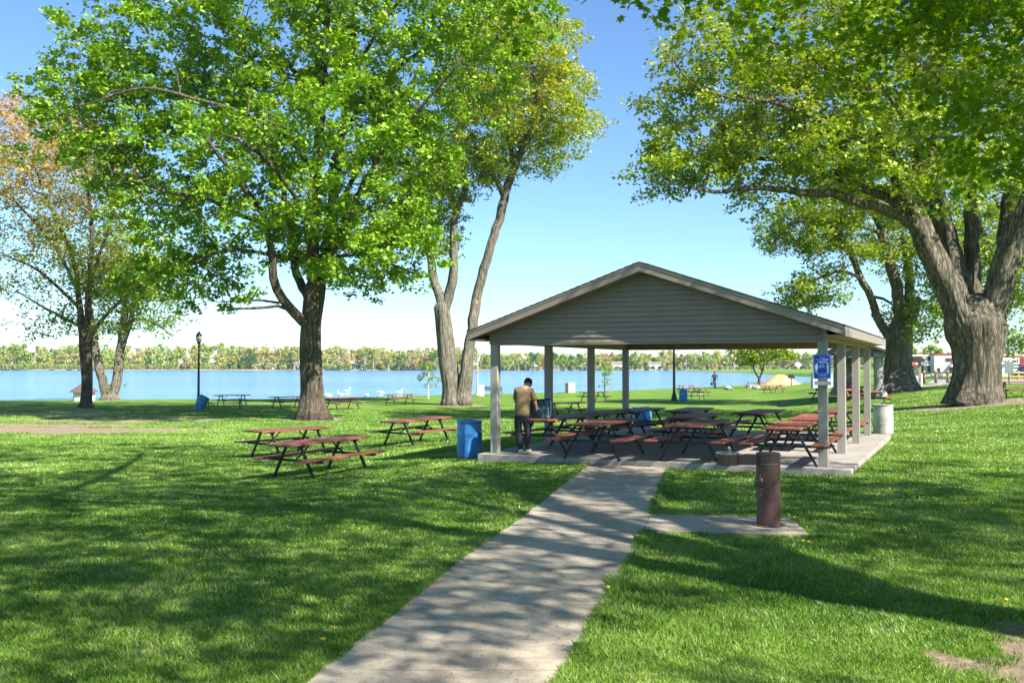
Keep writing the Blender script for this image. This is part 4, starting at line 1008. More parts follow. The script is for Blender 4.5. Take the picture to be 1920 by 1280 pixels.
# swans
M_swan = mat('swan_white', (.72,.72,.74), .7, .04, 5); M_bill = mat('swan_bill', (.5,.16,.03), .5, .1, 5)
def swan(px, py, yaw, up, label):
    r = ray(px, py); k = (LAKE-CAMH)/r.z; t = thing('swan', label, 'swan', (r.x*k, r.y*k, LAKE), yaw, 'white swans swimming near the shore')
    t.scale = (.64,)*3
    m = MB(); pr = [(.01,-.60),(.11,-.50),(.24,-.28),(.31,0),(.27,.24),(.16,.42),(.07,.50)]
    m.lathe([(r_, z_) for r_, z_ in pr], 16, M=Matrix.Translation((0,0,.14)) @ Matrix.Rotation(R_(90), 4, 'Y'), sx=.75)
    if up: m.tube([(.38,0,.2),(.52,0,.34),(.50,0,.56),(.42,0,.76),(.46,0,.90),(.58,0,.92)], [.10,.075,.05,.045,.06,.04], 10)
    else: m.tube([(.38,0,.2),(.52,0,.26),(.62,0,.18),(.66,0,.05)], [.10,.07,.05,.05], 10)
    m.tube([(-.5,0,.2),(-.72,0,.27)], [.1,.02], 8)
    m.build('body', M_swan, t, True)
    for s in (-1, 1):
        w_ = MB(); w_.lathe([(.01,-.45),(.12,-.3),(.17,0),(.12,.25),(.02,.34)], 12, M=Matrix.Translation((-.06,s*.17,.24)) @ Matrix.Rotation(R_(90), 4, 'Y'), sy=.5); w_.build('wing', M_swan, t, True)
    if up: m = MB(); m.tube([(.57,0,.92),(.70,0,.88)], [.03,.012], 8); m.build('bill', M_bill, t, True)
swan(615, 742, 0.3, False, 'swan with lowered head, closest to the big maple trunk')
swan(639, 741, 2.9, True, 'swan in front of another, its neck up, second from the maple trunk')
swan(651, 734, .2, True, 'swan with raised neck slightly farther out, beside the one with its neck up')
swan(688, 742, 1.6, False, 'round-looking swan facing away, between the pair and the table by the yellow sapling')
swan(714, 737, 0, False, 'low swan just left of the picnic table by the yellow sapling')
swan(749, 737, .4, True, 'tall-necked swan showing above the picnic table by the yellow sapling')

# ------------------------------------------------------------------ second shelter with stone columns
p = on_ground(1648, 744); D = p.y; q = p
s2 = thing('stone_shelter', 'grey shelter on massive stone columns behind the picnic shelter', 'shelter', (q.x, q.y, q.z), R_(-12))
M_gst = mat('grey_stone', (.22,.23,.23), .85, .35, 3.0, .8, dist=.08, c2=(.36,.37,.37))
def col(x, y, r, h, nm='stone_column'):
    m = MB(); n_ = 22; pr = [(r*1.7,-.1),(r*1.65,.25),(r*1.25,.42),(r,.55)]+[(r*(1+.05*math.sin(i*2.1)), .55+(h-.9)*i/10) for i in range(1,10)]+[(r*.95,h-.3)]
    m.lathe(pr, n_, (x,y,0)); m.build(nm, M_gst, s2, True)
    m = MB(); m.box(x-r*1.15, x+r*1.15, y-r*1.15, y+r*1.15, h-.3, h); m.build('capital', M_gst, s2)
hs = at(0, 660, D).z-q.z
col(0, 0, .30, hs); col(-1.6, 7, .32, hs+.3); col(-.4, 10, .3, hs+.3); 
M_g2 = mat('grey_siding', (.13,.135,.15), .6, .1, 2)
for (x, y) in ((-2.3,.1),(-2.2,12)):
    m = MB(); m.box(x-.10,x+.10,y-.10,y+.10,0,hs); m.build('post', M_g2, s2)
m = MB(); vs = []
hl, hr = -2.7, .75; ym = 5.5
for y in (-.6, 12.6): vs += [(hl, y, hs-.05), (-.95, y, hs+.62), (hr, y, hs-.0), (hr, y, hs-.16), (-.95, y, hs+.45), (hl, y, hs-.22)]
m.add(vs, [(0,1,4,5),(1,2,3,4),(6,11,10,7),(7,10,9,8),(0,6,7,1),(1,7,8,2),(5,4,10,11),(4,3,9,10),(2,8,9,3),(0,5,11,6)]); m.build('roof', M_shing, s2)
m = MB(); vs = [(hl+.3,-.2,hs-.09),(hr-.3,-.2,hs-.09),(-.95,-.2,hs+.44),(hl+.3,-.08,hs-.09),(hr-.3,-.08,hs-.09),(-.95,-.08,hs+.44)]
m.add(vs, [(0,1,2),(5,4,3),(0,3,4,1),(1,4,5,2),(2,5,3,0)]); m.build('gable', M_g2, s2)
m = MB(); m.box(hl+.3, hr-.3, -.22, -.05, hs-.34, hs-.095); m.build('beam', M_g2, s2)
q0 = Matrix.Translation(s2.location) @ Matrix.Rotation(R_(-12), 4, 'Z')
for i, (x, y, lb) in enumerate(((-2.6,9,'dark picnic table at the left side of the stone shelter, right behind the signed post'),(-1.2,5,'dark picnic table in the middle of the stone shelter'),(-.2,13,'dark picnic table farthest back behind the stone columns'))):
    v = q0 @ Vector((x, y, 0)); place(T_red, 'r', v.x, v.y, float(gz(v.x, v.y)), R_(70+i*6), lb, 'picnic tables under the stone shelter')
# kiosk behind the middle maple
D = D6+5; p = at(1706, 700, D); zg = float(gz(p.x, p.y))
ks = thing('kiosk', 'dark open kiosk with flat shingled roof peeping out behind the middle maple', 'kiosk', (p.x, p.y, zg), R_(-15))
hk = at(0, 672, D).z-zg
m = MB(); m.box(-1.5,.85,-1.1,1.5,hk-.28,hk); m.box(-1.2,.6,-.8,1.2,hk,hk+.16); m.build('roof', M_shing, ks)
for x in (-.25,.55):
    m = MB(); m.box(x-.09,x+.09,-.9,-.72,0,hk-.28); m.build('post', M_post, ks)
m = MB(); m.box(-1.2,-.5,-.3,1.2,0,hk-.28); m.build('wall', M_dkw, ks); 
m = MB(); m.box(.62,.95,.2,.26,1.0,hk-.45); m.build('notice_board', M_black, ks)
p = on_ground(1697, 728); barrel('dark_bin', 'black round bin beside the trunk of the middle maple', (p.x+.1, p.y, p.z), M_black, 1.0, .30, cat='bin')
p = on_ground(1718, 724); barrel('white_drum', 'white concrete bin on the walk just right of the kiosk', (p.x, p.y, p.z), M_whitep, 1.1, .42, cat='bin')
# ------------------------------------------------------------------ road, car park, rail fence
def strip(name, pts, mt, lift=.03, kind='structure'):
    P = [on_ground(*q) for q in pts]; n_ = len(P)//2; V = []; 
    A_, B_ = P[:n_], P[n_:][::-1]; V = []; cols = 8
    for i in range(n_):
        for k in range(cols+1):
            q = A_[i].lerp(B_[i], k/cols); V.append((q.x, q.y, float(gz(q.x, q.y))+lift))
    Lp = []
    for i in range(n_-1):
        for k in range(cols): a = i*(cols+1)+k; Lp += [a, a+1, a+cols+2, a+cols+1]
    o = np_mesh(name, V, Lp, np.full(len(Lp)//4, 4), mt); return tag(o, kind=kind)
M_asph = mat('pale_asphalt', (.27,.26,.27), .9, .1, .6)
strip('road', [(1738,720.5),(1790,720),(1850,719.5),(1925,719),(1990,718.5), (1990,711.5),(1925,711.5),(1850,712),(1790,712.5),(1750,713)], M_asph)
strip('walkway', [(1690,727),(1730,723.5),(1760,720.5),(1775,720), (1790,720.6),(1770,722),(1740,725.5),(1705,729)], M_conc, .035)
M_rail = mat('rail_wood', (.40,.27,.14), .7, .2, 3); M_ylw = mat('yellow_rail', (.55,.36,.05), .6, .1, 2)
def rail_fence(label, x0, x1, py, n_, mt, top):
    A_ = on_ground(x0, py); B_ = on_ground(x1, py); t = thing('rail_fence', label, 'fence', tuple(A_)); 
    for i in range(n_):
        q = A_.lerp(B_, i/(n_-1))-A_; m = MB(); m.box(q.x-.09,q.x+.09,q.y-.09,q.y+.09,float(gz(q.x+A_.x,q.y+A_.y))-A_.z-.1, float(gz(q.x+A_.x,q.y+A_.y))-A_.z+1.0); m.build('fence_post', mt, t)
    for h_ in (.42, .82):
        m = MB(); b = B_-A_; m.bar((0,-.12,h_),(b.x, b.y-.12, b.z+h_), .07,.14); m.build('rail', top, t)
rail_fence('pale two-rail wooden fence along the road, left of the huge maple trunk', 1733, 1800, 718.5, 4, M_rail, M_tan)
rail_fence('yellow-topped rail barrier along the car park, right of the huge maple trunk', 1876, 1960, 712.8, 6, M_rail, M_ylw)
p = on_ground(1892, 720); t = thing('road_sign', 'back of a grey rectangular road sign on a thin post, right of the huge maple', 'road sign', tuple(p))
hsg = at(0, 694, p.y).z-p.z
m = MB(); m.tube([(0,0,0),(0,0,hsg+.5)], .04, 8); m.build('post', M_green, t, True); m = MB(); m.box(-.33,.33,-.05,-.02,hsg-.25,hsg+.6); m.build('plate', mat('grey_green_sign', (.13,.17,.15), .6, .05, 2), t)

# ------------------------------------------------------------------ commercial buildings
M_cream = mat('cream_wall', (.52,.48,.44), .8, .08, .5); M_pale = mat('pale_wall', (.60,.60,.60), .8, .06, .5); M_brick = mat('pink_brick', (.42,.30,.26), .9, .15, 3)
def bz(px, d, base=706):
    p = at(px, base, d); return p.x, d, float(gz(p.x, d))
def bld(name, label, x0, x1, ytop, d, depth, mt, roof_mt=None):
    ax, _, _ = bz(x0, d); bx_, _, _ = bz(x1, d); zg = float(gz((ax+bx_)/2, d)); zt = at(0, ytop, d).z
    t = thing(name, label, 'building', ((ax+bx_)/2, d, zg)); W_ = (bx_-ax)/2; H_ = zt-zg
    m = MB(); m.box(-W_, W_, 0, depth, -1, H_); m.build('wall', mt, t)
    m = MB(); m.box(-W_-.15, W_+.15, -.15, depth+.15, H_, H_+.35); m.build('roof', roof_mt or M_white, t)
    return t, W_, H_
def wnd(t, x0, x1, z0, z1, mt=M_glass, nm='window', y=-.06, fr=True):
    m = MB(); m.box(x0, x1, y, -.002, z0, z1); w_ = m.build(nm, mt, t)
    if fr:
        m = MB(); e = .08; m.box(x0-e, x1+e, y-.03, y-.004, z1, z1+e); m.box(x0-e, x1+e, y-.03, y-.004, z0-e, z0); m.box(x0-e, x0, y-.03, y-.004, z0, z1); m.box(x1, x1+e, y-.03, y-.004, z0, z1); m.build('frame', M_whitep, w_)
t, W_, H_ = bld('shop_building', 'two storey cream building with balcony and red awning right of the middle maple', 1697, 1753, 668, 205, 10, M_cream)
wnd(t, -.6, .6, 3.1, 4.6); wnd(t, 1.7, 2.5, 3.1, 4.6); wnd(t, -2.2, -1.4, 3.2, 4.5)
m = MB(); m.box(-.9, W_-.05, -1.2, 0, 2.35, 2.5); m.build('balcony', M_pale, t)
m = MB(); m.box(-.9, W_-.05, -1.2, -1.15, 3.25, 3.35); m.box(-.9, W_-.05, -1.18, -1.14, 2.9, 2.95)
for i in range(9): m.box(-.9+i*(W_+.8)/8, -.84+i*(W_+.8)/8, -1.2, -1.14, 2.5, 3.3)
m.build('railing', M_pale, t)
m = MB(); m.add([(-W_,-.02,2.9),(-1.0,-.02,2.9),(-1.0,-1.1,2.2),(-W_,-1.1,2.2),(-W_,-.02,2.1),(-1.0,-.02,2.1)], [(0,1,2,3),(0,3,4),(1,5,2),(3,2,5,4)]); m.build('awning', M_red, t)
m = MB(); m.box(-W_+.01, -.95, -.1, -.004, 0, 2.05); m.build('brick_front', M_brick, t)
wnd(t, .1, .7, 0.1, 2.1, nm='door', fr=False); wnd(t, 1.6, 2.4, .1, 2.1, nm='door', fr=False)
m = MB(); m.box(-2.6,-1.2,3,5,H_+.35,H_+1.3); m.build('roof_unit', M_panel, t)
t, W_, H_ = bld('shop_building', 'taller pale building block with red parapet left of the huge maple trunk', 1752.5, 1790, 665.5, 203, 12, M_pale, M_red)
wnd(t, .1, 1.3, H_-1.5, H_-.6); m = MB(); m.box(.8, 2.1, -1.3, 0, 2.0, 2.5); m.build('canopy', M_pale, t); m = MB(); m.box(1.4, W_+1, -.25, -.01, 2.5, 4.0); m.build('red_panel', M_red, t)
wnd(t, 1.0, 1.9, 0, 1.9, nm='door', fr=False); wnd(t, -1.7, -.9, 0.9, 1.8)
t, W_, H_ = bld('store_building', 'long store with white lettered signboard and red metal fascia right of the huge maple', 1850, 2080, 667, 196, 16, M_pale)
fx = lambda px: (px-1965)/F*196
def zz_(py): return at(0, py, 196).z-t.location.z
m = MB(); m.box(fx(1910), W_, -.5, -.01, zz_(686), zz_(669)); 
for i in range(60): x = fx(1910)+.25+i*.4; m.box(x, x+.06, -.55, -.502, zz_(686), zz_(669))
m.build('red_fascia', M_red, t)
m = MB(); m.box(fx(1850), fx(1909.5), -.5, -.01, zz_(670), zz_(667.3)); m.build('parapet_trim', M_red, t)
m = MB(); m.box(fx(1850), fx(1909.5), -.45, -.01, zz_(682.5), zz_(670.3)); m.build('signboard', M_whitep, t)
Mt = Matrix.Translation((fx(1889.5), -.47, zz_(676.4))) @ Matrix.Rotation(R_(90), 4, 'X')
text('lettering', 'tru-med', 1.18, M_black, t, Mt, .015, .03)
for x in range(1856, 2070, 14): wnd(t, fx(x), fx(x+10), .5, 2.1)
m = MB(); m.box(fx(1912),fx(1926),4,6,H_+.35,H_+1.6); m.build('roof_unit', M_panel, t)
# vehicles in the car park
M_tyre = mat('tyre', (.02,.02,.02), .8, .1, 5); M_cwhite = mat('car_white', (.65,.66,.68), .25, .03, 1); M_cblue = mat('car_blue', (.02,.08,.30), .25, .05, 1); M_csil = mat('car_silver', (.35,.37,.40), .25, .05, 1)
def vehicle(name, label, px, d, yaw, mt, L=4.9, Wd=1.9, H=1.85, cat='car'):
    p = at(px, 700, d); zg = float(gz(p.x, d)); t = thing(name, label, cat, (p.x, d, zg), yaw, 'vehicles in the car park')
    def prof(pts, w0, w1):
        vs = [(x, -Wd/2*w0 if z < H*.58 else -Wd/2*w1, z) for x, z in pts]+[(x, Wd/2*w0 if z < H*.58 else Wd/2*w1, z) for x, z in pts]
        n_ = len(pts); m = MB(); m.add(vs, [tuple(range(n_)), tuple(range(2*n_-1, n_-1, -1))]+[(i, n_+i, n_+(i+1)%n_, (i+1)%n_) for i in range(n_)]); return m
    h = L/2
    prof([(-h,.35),(-h+.05,H*.55),(-h+.25,H*.93),(-h+.6,H),(h*.15,H),(h*.45,H*.62),(h*.9,H*.54),(h,H*.42),(h,.35)], 1, .84).build('body', mt, t, bevel=.04)
    for s in (-1, 1):
        m = MB(); y = s*(Wd/2*.90)
        for a, b in ((-h+.45,-h*.35),(-h*.30,h*.1)): m.add([(a,y,H*.62),(b,y,H*.62),(b,y-s*.06,H*.92),(a+.05,y-s*.06,H*.92),(a,y+s*.03,H*.62),(b,y+s*.03,H*.62),(b,y-s*.03,H*.92),(a+.05,y-s*.03,H*.92)], [(0,1,2,3),(7,6,5,4),(0,4,5,1),(1,5,6,2),(2,6,7,3),(3,7,4,0)])
        m.build('side_windows', M_glass, t)
        for x in (-h*.62, h*.62):
            m = MB(); m.lathe([(.34,-.11),(.36,-.08),(.36,.08),(.34,.11)], 18, M=Matrix.Translation((x, s*(Wd/2-.08), .36)) @ Matrix.Rotation(R_(90), 4, 'X')); w_ = m.build('wheel', M_tyre, t, True)
            m = MB(); m.lathe([(.2,-.12),(.2,.12)], 12, M=Matrix.Translation((x, s*(Wd/2-.07), .36)) @ Matrix.Rotation(R_(90), 4, 'X')); m.build('rim', M_galv, w_)
    m = MB(); m.box(h-.02,h+.02,-.8,-.5,.65,.82); m.box(h-.02,h+.02,.5,.8,.65,.82); m.build('headlight', M_whitep, t)
    return t
vehicle('parked_car', 'white van parked in the car park, seen just right of the huge maple trunk', 1884, 168, R_(180), M_cwhite, 5.0, 1.95, 2.0, 'van')
vehicle('parked_car', 'blue vehicle parked at the right edge of the photo beside the white van', 1922, 166, R_(100), M_cblue, 4.8, 1.9, 2.1)
vehicle('parked_car', 'silver car parked between the huge maple trunk and the blue vehicle', 1902, 172, R_(95), M_csil, 4.5, 1.85, 1.6)
for i, (px, py, s, lb) in enumerate(((1738,706.5,.7,'small rock left of the boulder row before the cream building'),(1748,706,.9,'boulder in front of the balcony building'),(1766,708,1.3,'widest boulder below the red-parapet block'),(1781,708,1.2,'white rounded boulder right next to the widest one'))):
    rock(lb, px, py, s, 20+i, .5, group='landscape boulders before the shops')
# ------------------------------------------------------------------ far shore woods, trees and houses
FST = [(0, (.06,.17,.03)), (.2, (.16,.31,.04)), (.4, (.31,.40,.07)), (.55, (.41,.42,.11)), (.7, (.46,.38,.16)), (.85, (.46,.32,.17)), (1, (.52,.27,.18))]
L_far = leaf_mat('far_foliage', FST, .3, .8)
M_ftrunk = mat('far_trunk', (.38,.33,.27), .9, .3, .5)
def crown_pts(rs, x, y, z, h, w, n, low=.18, round_=1.0):
    nl = rs.randint(6, 11); C = []
    for i in range(nl):
        t = rs.rand(); a = rs.rand()*6.28; rr = w*(.25+.45*rs.rand())*(1-.45*abs(2*t-1)**2)
        C.append((x+math.cos(a)*(w-rr)*.75, y+math.sin(a)*(w-rr)*.75, z+h*(low+(1-low)*(.18+.68*t)), rr, rr*(.7+.5*rs.rand())))
    C = np.array(C); pk = rs.randint(0, nl, n); v = rs.randn(n, 3); v /= np.linalg.norm(v, axis=1)[:,None]; r = rs.rand(n)**.45*(1+.18*rs.randn(n))
    P = C[pk][:, :3]+v*np.stack([C[pk][:,3], C[pk][:,3], C[pk][:,4]], -1)*r[:,None]
    P[:,2] = np.minimum(P[:,2], z+h*(1+.02*rs.randn(n))); return P[P[:,2] > z+.3]
def mass(name, spec, seed, label, n_per=150, leaf=.85, d=FS):
    """spec: rows of (px0, px1, y offset m, ytop px, count, tint lo, tint hi)"""
    rs = np.random.RandomState(seed); Ps = []; Ts = []; A = []; B_ = []
    for px0, px1, dy, yt, cnt, t0, t1 in spec:
        for i in range(cnt):
            px = px0+(px1-px0)*(i+rs.rand())/cnt; dd = d+dy+rs.rand()*14; q = at(px, 690, dd); zb = LAKE+1.2+dy*.012
            h = (at(0, yt, dd).z-zb)*(.80+.26*rs.rand()); w_ = h*(.28+.16*rs.rand())+1.0
            p = crown_pts(rs, q.x, dd, zb, h, w_, int(n_per*(.7+.6*rs.rand())), -.05+.12*rs.rand()); Ps.append(p)
            Ts.append(np.clip(t0+(t1-t0)*rs.rand()+.045*rs.randn(len(p)), 0, .62))
            lx = rs.randn()*.6; A.append((q.x, dd-2, zb-.5)); B_.append((q.x+lx, dd-2, zb+h*(.6+.25*rs.rand())))
    P = np.concatenate(Ps); T_ = np.concatenate(Ts); V, L, T = leaf_geo(P, leaf, rs, up=.2)
    A = np.array(A); B_ = np.array(B_); V2, L2, T2 = segs_geo(A, B_, np.full(len(A), .20), np.full(len(A), .08), 4)
    o = np_mesh(name, np.concatenate([V, V2]), np.concatenate([L, L2+len(V)]), np.concatenate([T, T2]), L_far, attr=np.concatenate([T_, np.zeros(len(T2))]))
    o.data.materials.append(M_ftrunk); mi = np.zeros(len(T)+len(T2), np.int32); mi[len(T):] = 1; o.data.polygons.foreach_set('material_index', mi)
    if label: o['label'] = label
    return tag(o, kind='stuff')
mass('far_wood', [(-420,470,4,655,46,.25,.7),(-420,470,26,646,52,.15,.8),(-420,470,60,640,50,.2,.7),(-420,120,34,641,18,.2,.5),(-420,1000,0,683.5,260,.25,.6),
   (440,720,22,650,22,.45,.9),(440,720,55,645,24,.5,.85),(700,900,24,655,16,.35,.8),(700,900,60,648,16,.3,.8),(860,1190,35,664,26,.2,.85),(860,1190,80,658,26,.15,.7),
   (1180,1480,30,664,30,.25,.7),(1180,1480,70,657,30,.25,.65),(1460,2300,30,662,56,.25,.65),(1460,2300,70,658,56,.2,.6),(1000,2300,0,687,170,.35,.75)], 201, None, 380, 1.7)
HZT = []
def far_tree(px, yt, hw_px, tint, label, dy=3, n_=620, leaf=1.15, low=.12, d=FS, cat='tree', name='far_tree', ybase=None):
    rs = np.random.RandomState(int(px*7+yt)); dd = d+dy; q = at(px, 690, dd); zb = (LAKE+1.0+dy*.012) if d == FS else float(gz(q.x, dd))
    h = at(0, yt, dd).z-zb; w_ = hw_px*dd/F
    root = thing(name, label, cat, (q.x, dd, zb), 0, 'trees on the far shore' if d == FS else 'trees behind the shops')
    P = crown_pts(rs, 0, 0, 0, h, w_, n_, low); V, L, T = leaf_geo(P, leaf, rs, up=.25)
    np_mesh('crown', V, L, T, L_far, root, attr=np.clip(tint+.07*rs.randn(len(P)), 0, 1))
    m = MB(); m.tube([(0,-.1,-.6),(.1,-.1,h*.3),(.3,0,h*.7)], [w_*.05+.12, w_*.04+.08, .05], 7, .05)
    for s in (-1, 1): m.tube([(0,0,h*.22),(s*w_*.3,0,h*.45),(s*w_*.5,0,h*.6)], [.16,.1,.04], 5)
    m.build('trunk', M_ftrunk, root, True)
for a in ((472,648,15,.02,'tall dark green tree of the far shore, left of the white gabled house'),(462,668,14,.0,'dark green rounded tree at the foot of the tall dark one across the lake'),
          (535,662,15,.14,'round bright green tree of the far shore between the white houses'),(500,668,10,.62,'bare brownish tree between the white gabled house and the round bright one'),
          (552,645,22,.58,'tall olive tree behind the round bright green one on the far shore'),(640,650,20,.66,'pale brown tree just right of the big maple trunk across the lake'),
          (684,648,18,.32,'tall green tree standing over the white cottages across the lake'),(728,660,15,.55,'lower olive tree right of the white cottages across the lake'),
          (748,668,9,.06,'small dark green tree before the brown wood across the lake'),(770,660,18,.72,'brownish budding tree left of the yellow sapling, across the lake'),
          (815,656,16,.15,'green tree of the far shore seen above the yellow sapling'),(700,650,14,.5,'olive tree right beside the tall green one over the cottages'),
          (946,664,12,.42,'yellow willow of the far shore just right of the left front post'),(972,659,12,.5,'pale round tree right of the yellow willow across the lake'),
          (1001,656,13,.05,'dark green tree across the lake, above the bowed man, left of the second post'),(994,672,9,.25,'low bright green tree in front of the dark one across the lake'),
          (1040,658,11,.05,'dark green tree across the lake just right of the second left post'),(1036,670,10,.42,'drooping yellow willow just right of the second left post across the lake'),
          (1055,673,8,.3,'low pale green willow between the two willows across the lake'),(1076,673,11,.38,'wide yellow green willow left of the third left post across the lake'),
          (1088,658,9,.15,'green tree rising behind the wide willow across the lake'),(1140,657,14,.92,'reddish budding tree across the lake behind the slender sapling'),
          (1112,666,9,.4,'pale willow across the lake just right of the third left post'),(1204,660,14,.45,'round olive tree across the lake just right of the fourth left post'),
          (1186,667,8,.18,'small green tree touching the fourth left post across the lake'),(1246,655,16,.6,'tall pale tree across the lake left of the dark lamp post'),
          (1298,662,14,.45,'pale green tree across the lake right of the thin lamp post'),(1330,660,16,.35,'grey green tree above the walking person across the lake'),(1518,660,14,.3,'rounded green tree across the lake just left of the blue sign')):
    far_tree(*a)
for a in ((1712,648,20,.3,'green tree top behind the balcony building'),(1740,645,22,.4,'tall pale tree behind the balcony building'),(1768,650,20,.35,'tree behind the red-parapet block'),(1700,662,12,.25,'lower tree at the left end of the shops'),(1880,668,16,.3,'tree behind the lettered store'),(1670,664,14,.3,'tree left of the middle maple trunk, beyond the stone shelter'),(1645,668,14,.4,'pale tree behind the stone shelter')):
    far_tree(*a, 0, 900, .6, .1, 250, name='background_tree')
M_hroof = mat('house_roof', (.20,.19,.19), .9, .2, .3); M_hroof2 = mat('brown_house_roof', (.26,.19,.16), .9, .2, .3)
def house(px, w_px, hgt, label, dy=-1, rm=None, gable_front=False, ym=0):
    dd = FS+dy+9; p = at(px, 690, dd); W_ = w_px/2*dd/F; zb = LAKE+.9
    t = thing('lake_house', label, 'house', (p.x, dd, zb), 0, 'houses on the far shore'); D_ = 8
    m = MB(); m.box(-W_, W_, 0, D_, -.6, hgt)
    if gable_front: m.add([(-W_,0,hgt),(W_,0,hgt),(0,0,hgt+W_*.65),(-W_,D_,hgt),(W_,D_,hgt),(0,D_,hgt+W_*.65)], [(0,1,2),(5,4,3)])
    m.build('wall', M_whitep, t)
    m = MB(); e = .5
    if gable_front:
        for s in (-1, 1): m.add([(0,-e,hgt+W_*.65+.25),(s*(W_+e),-e,hgt-.15),(s*(W_+e),D_+e,hgt-.15),(0,D_+e,hgt+W_*.65+.25),(0,-e,hgt+W_*.65),(s*(W_+e),-e,hgt-.4),(s*(W_+e),D_+e,hgt-.4),(0,D_+e,hgt+W_*.65)], [(0,1,2,3),(7,6,5,4),(0,4,5,1),(1,5,6,2),(2,6,7,3)])
    else:
        m.add([(-W_-e,-e,hgt),(W_+e,-e,hgt),(W_+e,D_/2,hgt+2.0),(-W_-e,D_/2,hgt+2.0),(-W_-e,D_+e,hgt),(W_+e,D_+e,hgt)], [(0,1,2,3),(3,2,5,4),(0,3,4),(1,5,2)])
    m.build('roof', rm or M_hroof, t)
    n_ = max(2, int(W_/2))
    for i in range(n_):
        x = -W_+(i+.5)*2*W_/n_; m = MB(); m.box(x-.55, x+.55, -.05, -.01, 1.0, 2.1); m.build('window', M_glass, t)
for a in ((489,16,3.2,'white gabled house right of the tall dark tree across the lake',-1,None,True),(517,14,2.8,'low grey-roofed house left of the round bright tree across the lake',0,None,False),(566,16,2.8,'low house right behind the left edge of the big maple trunk, across the lake',0,None,False),
          (618,10,2.6,'small white cottage just right of the big maple trunk across the lake',0,None,False),(662,12,2.8,'white cottage under the trees left of the tall green tree',0,None,False),(683,14,3.2,'white gabled cottage beneath the tall green tree across the lake',0,None,True),(705,8,2.6,'small white cottage right of the gabled one across the lake',0,M_hroof2,True),
          (757,14,2.6,'low cream house left of the yellow sapling across the lake',2,M_hroof2,False),(889,16,5.6,'two storey pale house between the double maple stems and the shelter, across the lake',0,None,False),(938,9,3.4,'white gabled house just right of the left front post across the lake',0,None,True),(984,10,4.4,'grey roofed house above the bowed man across the lake',0,None,False),(1003,8,6.2,'white house high between trees left of the second post',12,None,True),
          (1092,12,4.0,'grey roofed house left of the third left post across the lake',0,None,False),(1158,20,4.6,'long low house behind the slender sapling across the lake',4,M_hroof2,False),(1228,24,4.2,'long white bungalow above a lawn across the lake, right of the fourth left post',10,None,False),(1383,12,4.0,'white house behind the small forked tree across the lake',10,None,False),(1497,12,5.2,'white peaked house across the lake left of the blue sign',14,None,True)):
    house(*a)

# ------------------------------------------------------------------ people
M_skin = mat('skin', (.42,.24,.17), .5, .06, 8); M_shirt = mat('tan_cloth', (.17,.12,.055), .85, .12, 9, .3, dist=.01); M_navy = mat('navy_trousers', (.010,.012,.026), .85, .3, 9, .3)
M_hair = mat('dark_hair', (.02,.018,.016), .8, .3, 30, .3); M_shoe = mat('pale_shoe', (.5,.48,.44), .6, .1, 8); M_dshoe = mat('black_shoe', (.02,.02,.022), .5, .1, 8)
def skin(name, V, E, R, mt, parent, lv=2):
    me = bpy.data.meshes.new(name); me.from_pydata(V, E, []); o = bpy.data.objects.new(name, me); COL.objects.link(o)
    sm = o.modifiers.new('s', 'SKIN'); sm.use_smooth_shade = True
    sv = me.skin_vertices[0].data
    for i, r in enumerate(R): sv[i].radius = (r, r) if not isinstance(r, tuple) else r; sv[i].use_root = (i == 0)
    o.modifiers.new('u', 'SUBSURF').levels = lv
    bpy.context.view_layer.update()
    me2 = bpy.data.meshes.new_from_object(o.evaluated_get(bpy.context.evaluated_depsgraph_get()))
    bpy.data.objects.remove(o); me2.materials.clear(); me2.materials.append(mt)
    me2.polygons.foreach_set('use_smooth', [True]*len(me2.polygons))
    o = bpy.data.objects.new(name, me2); COL.objects.link(o); o.parent = parent; return o
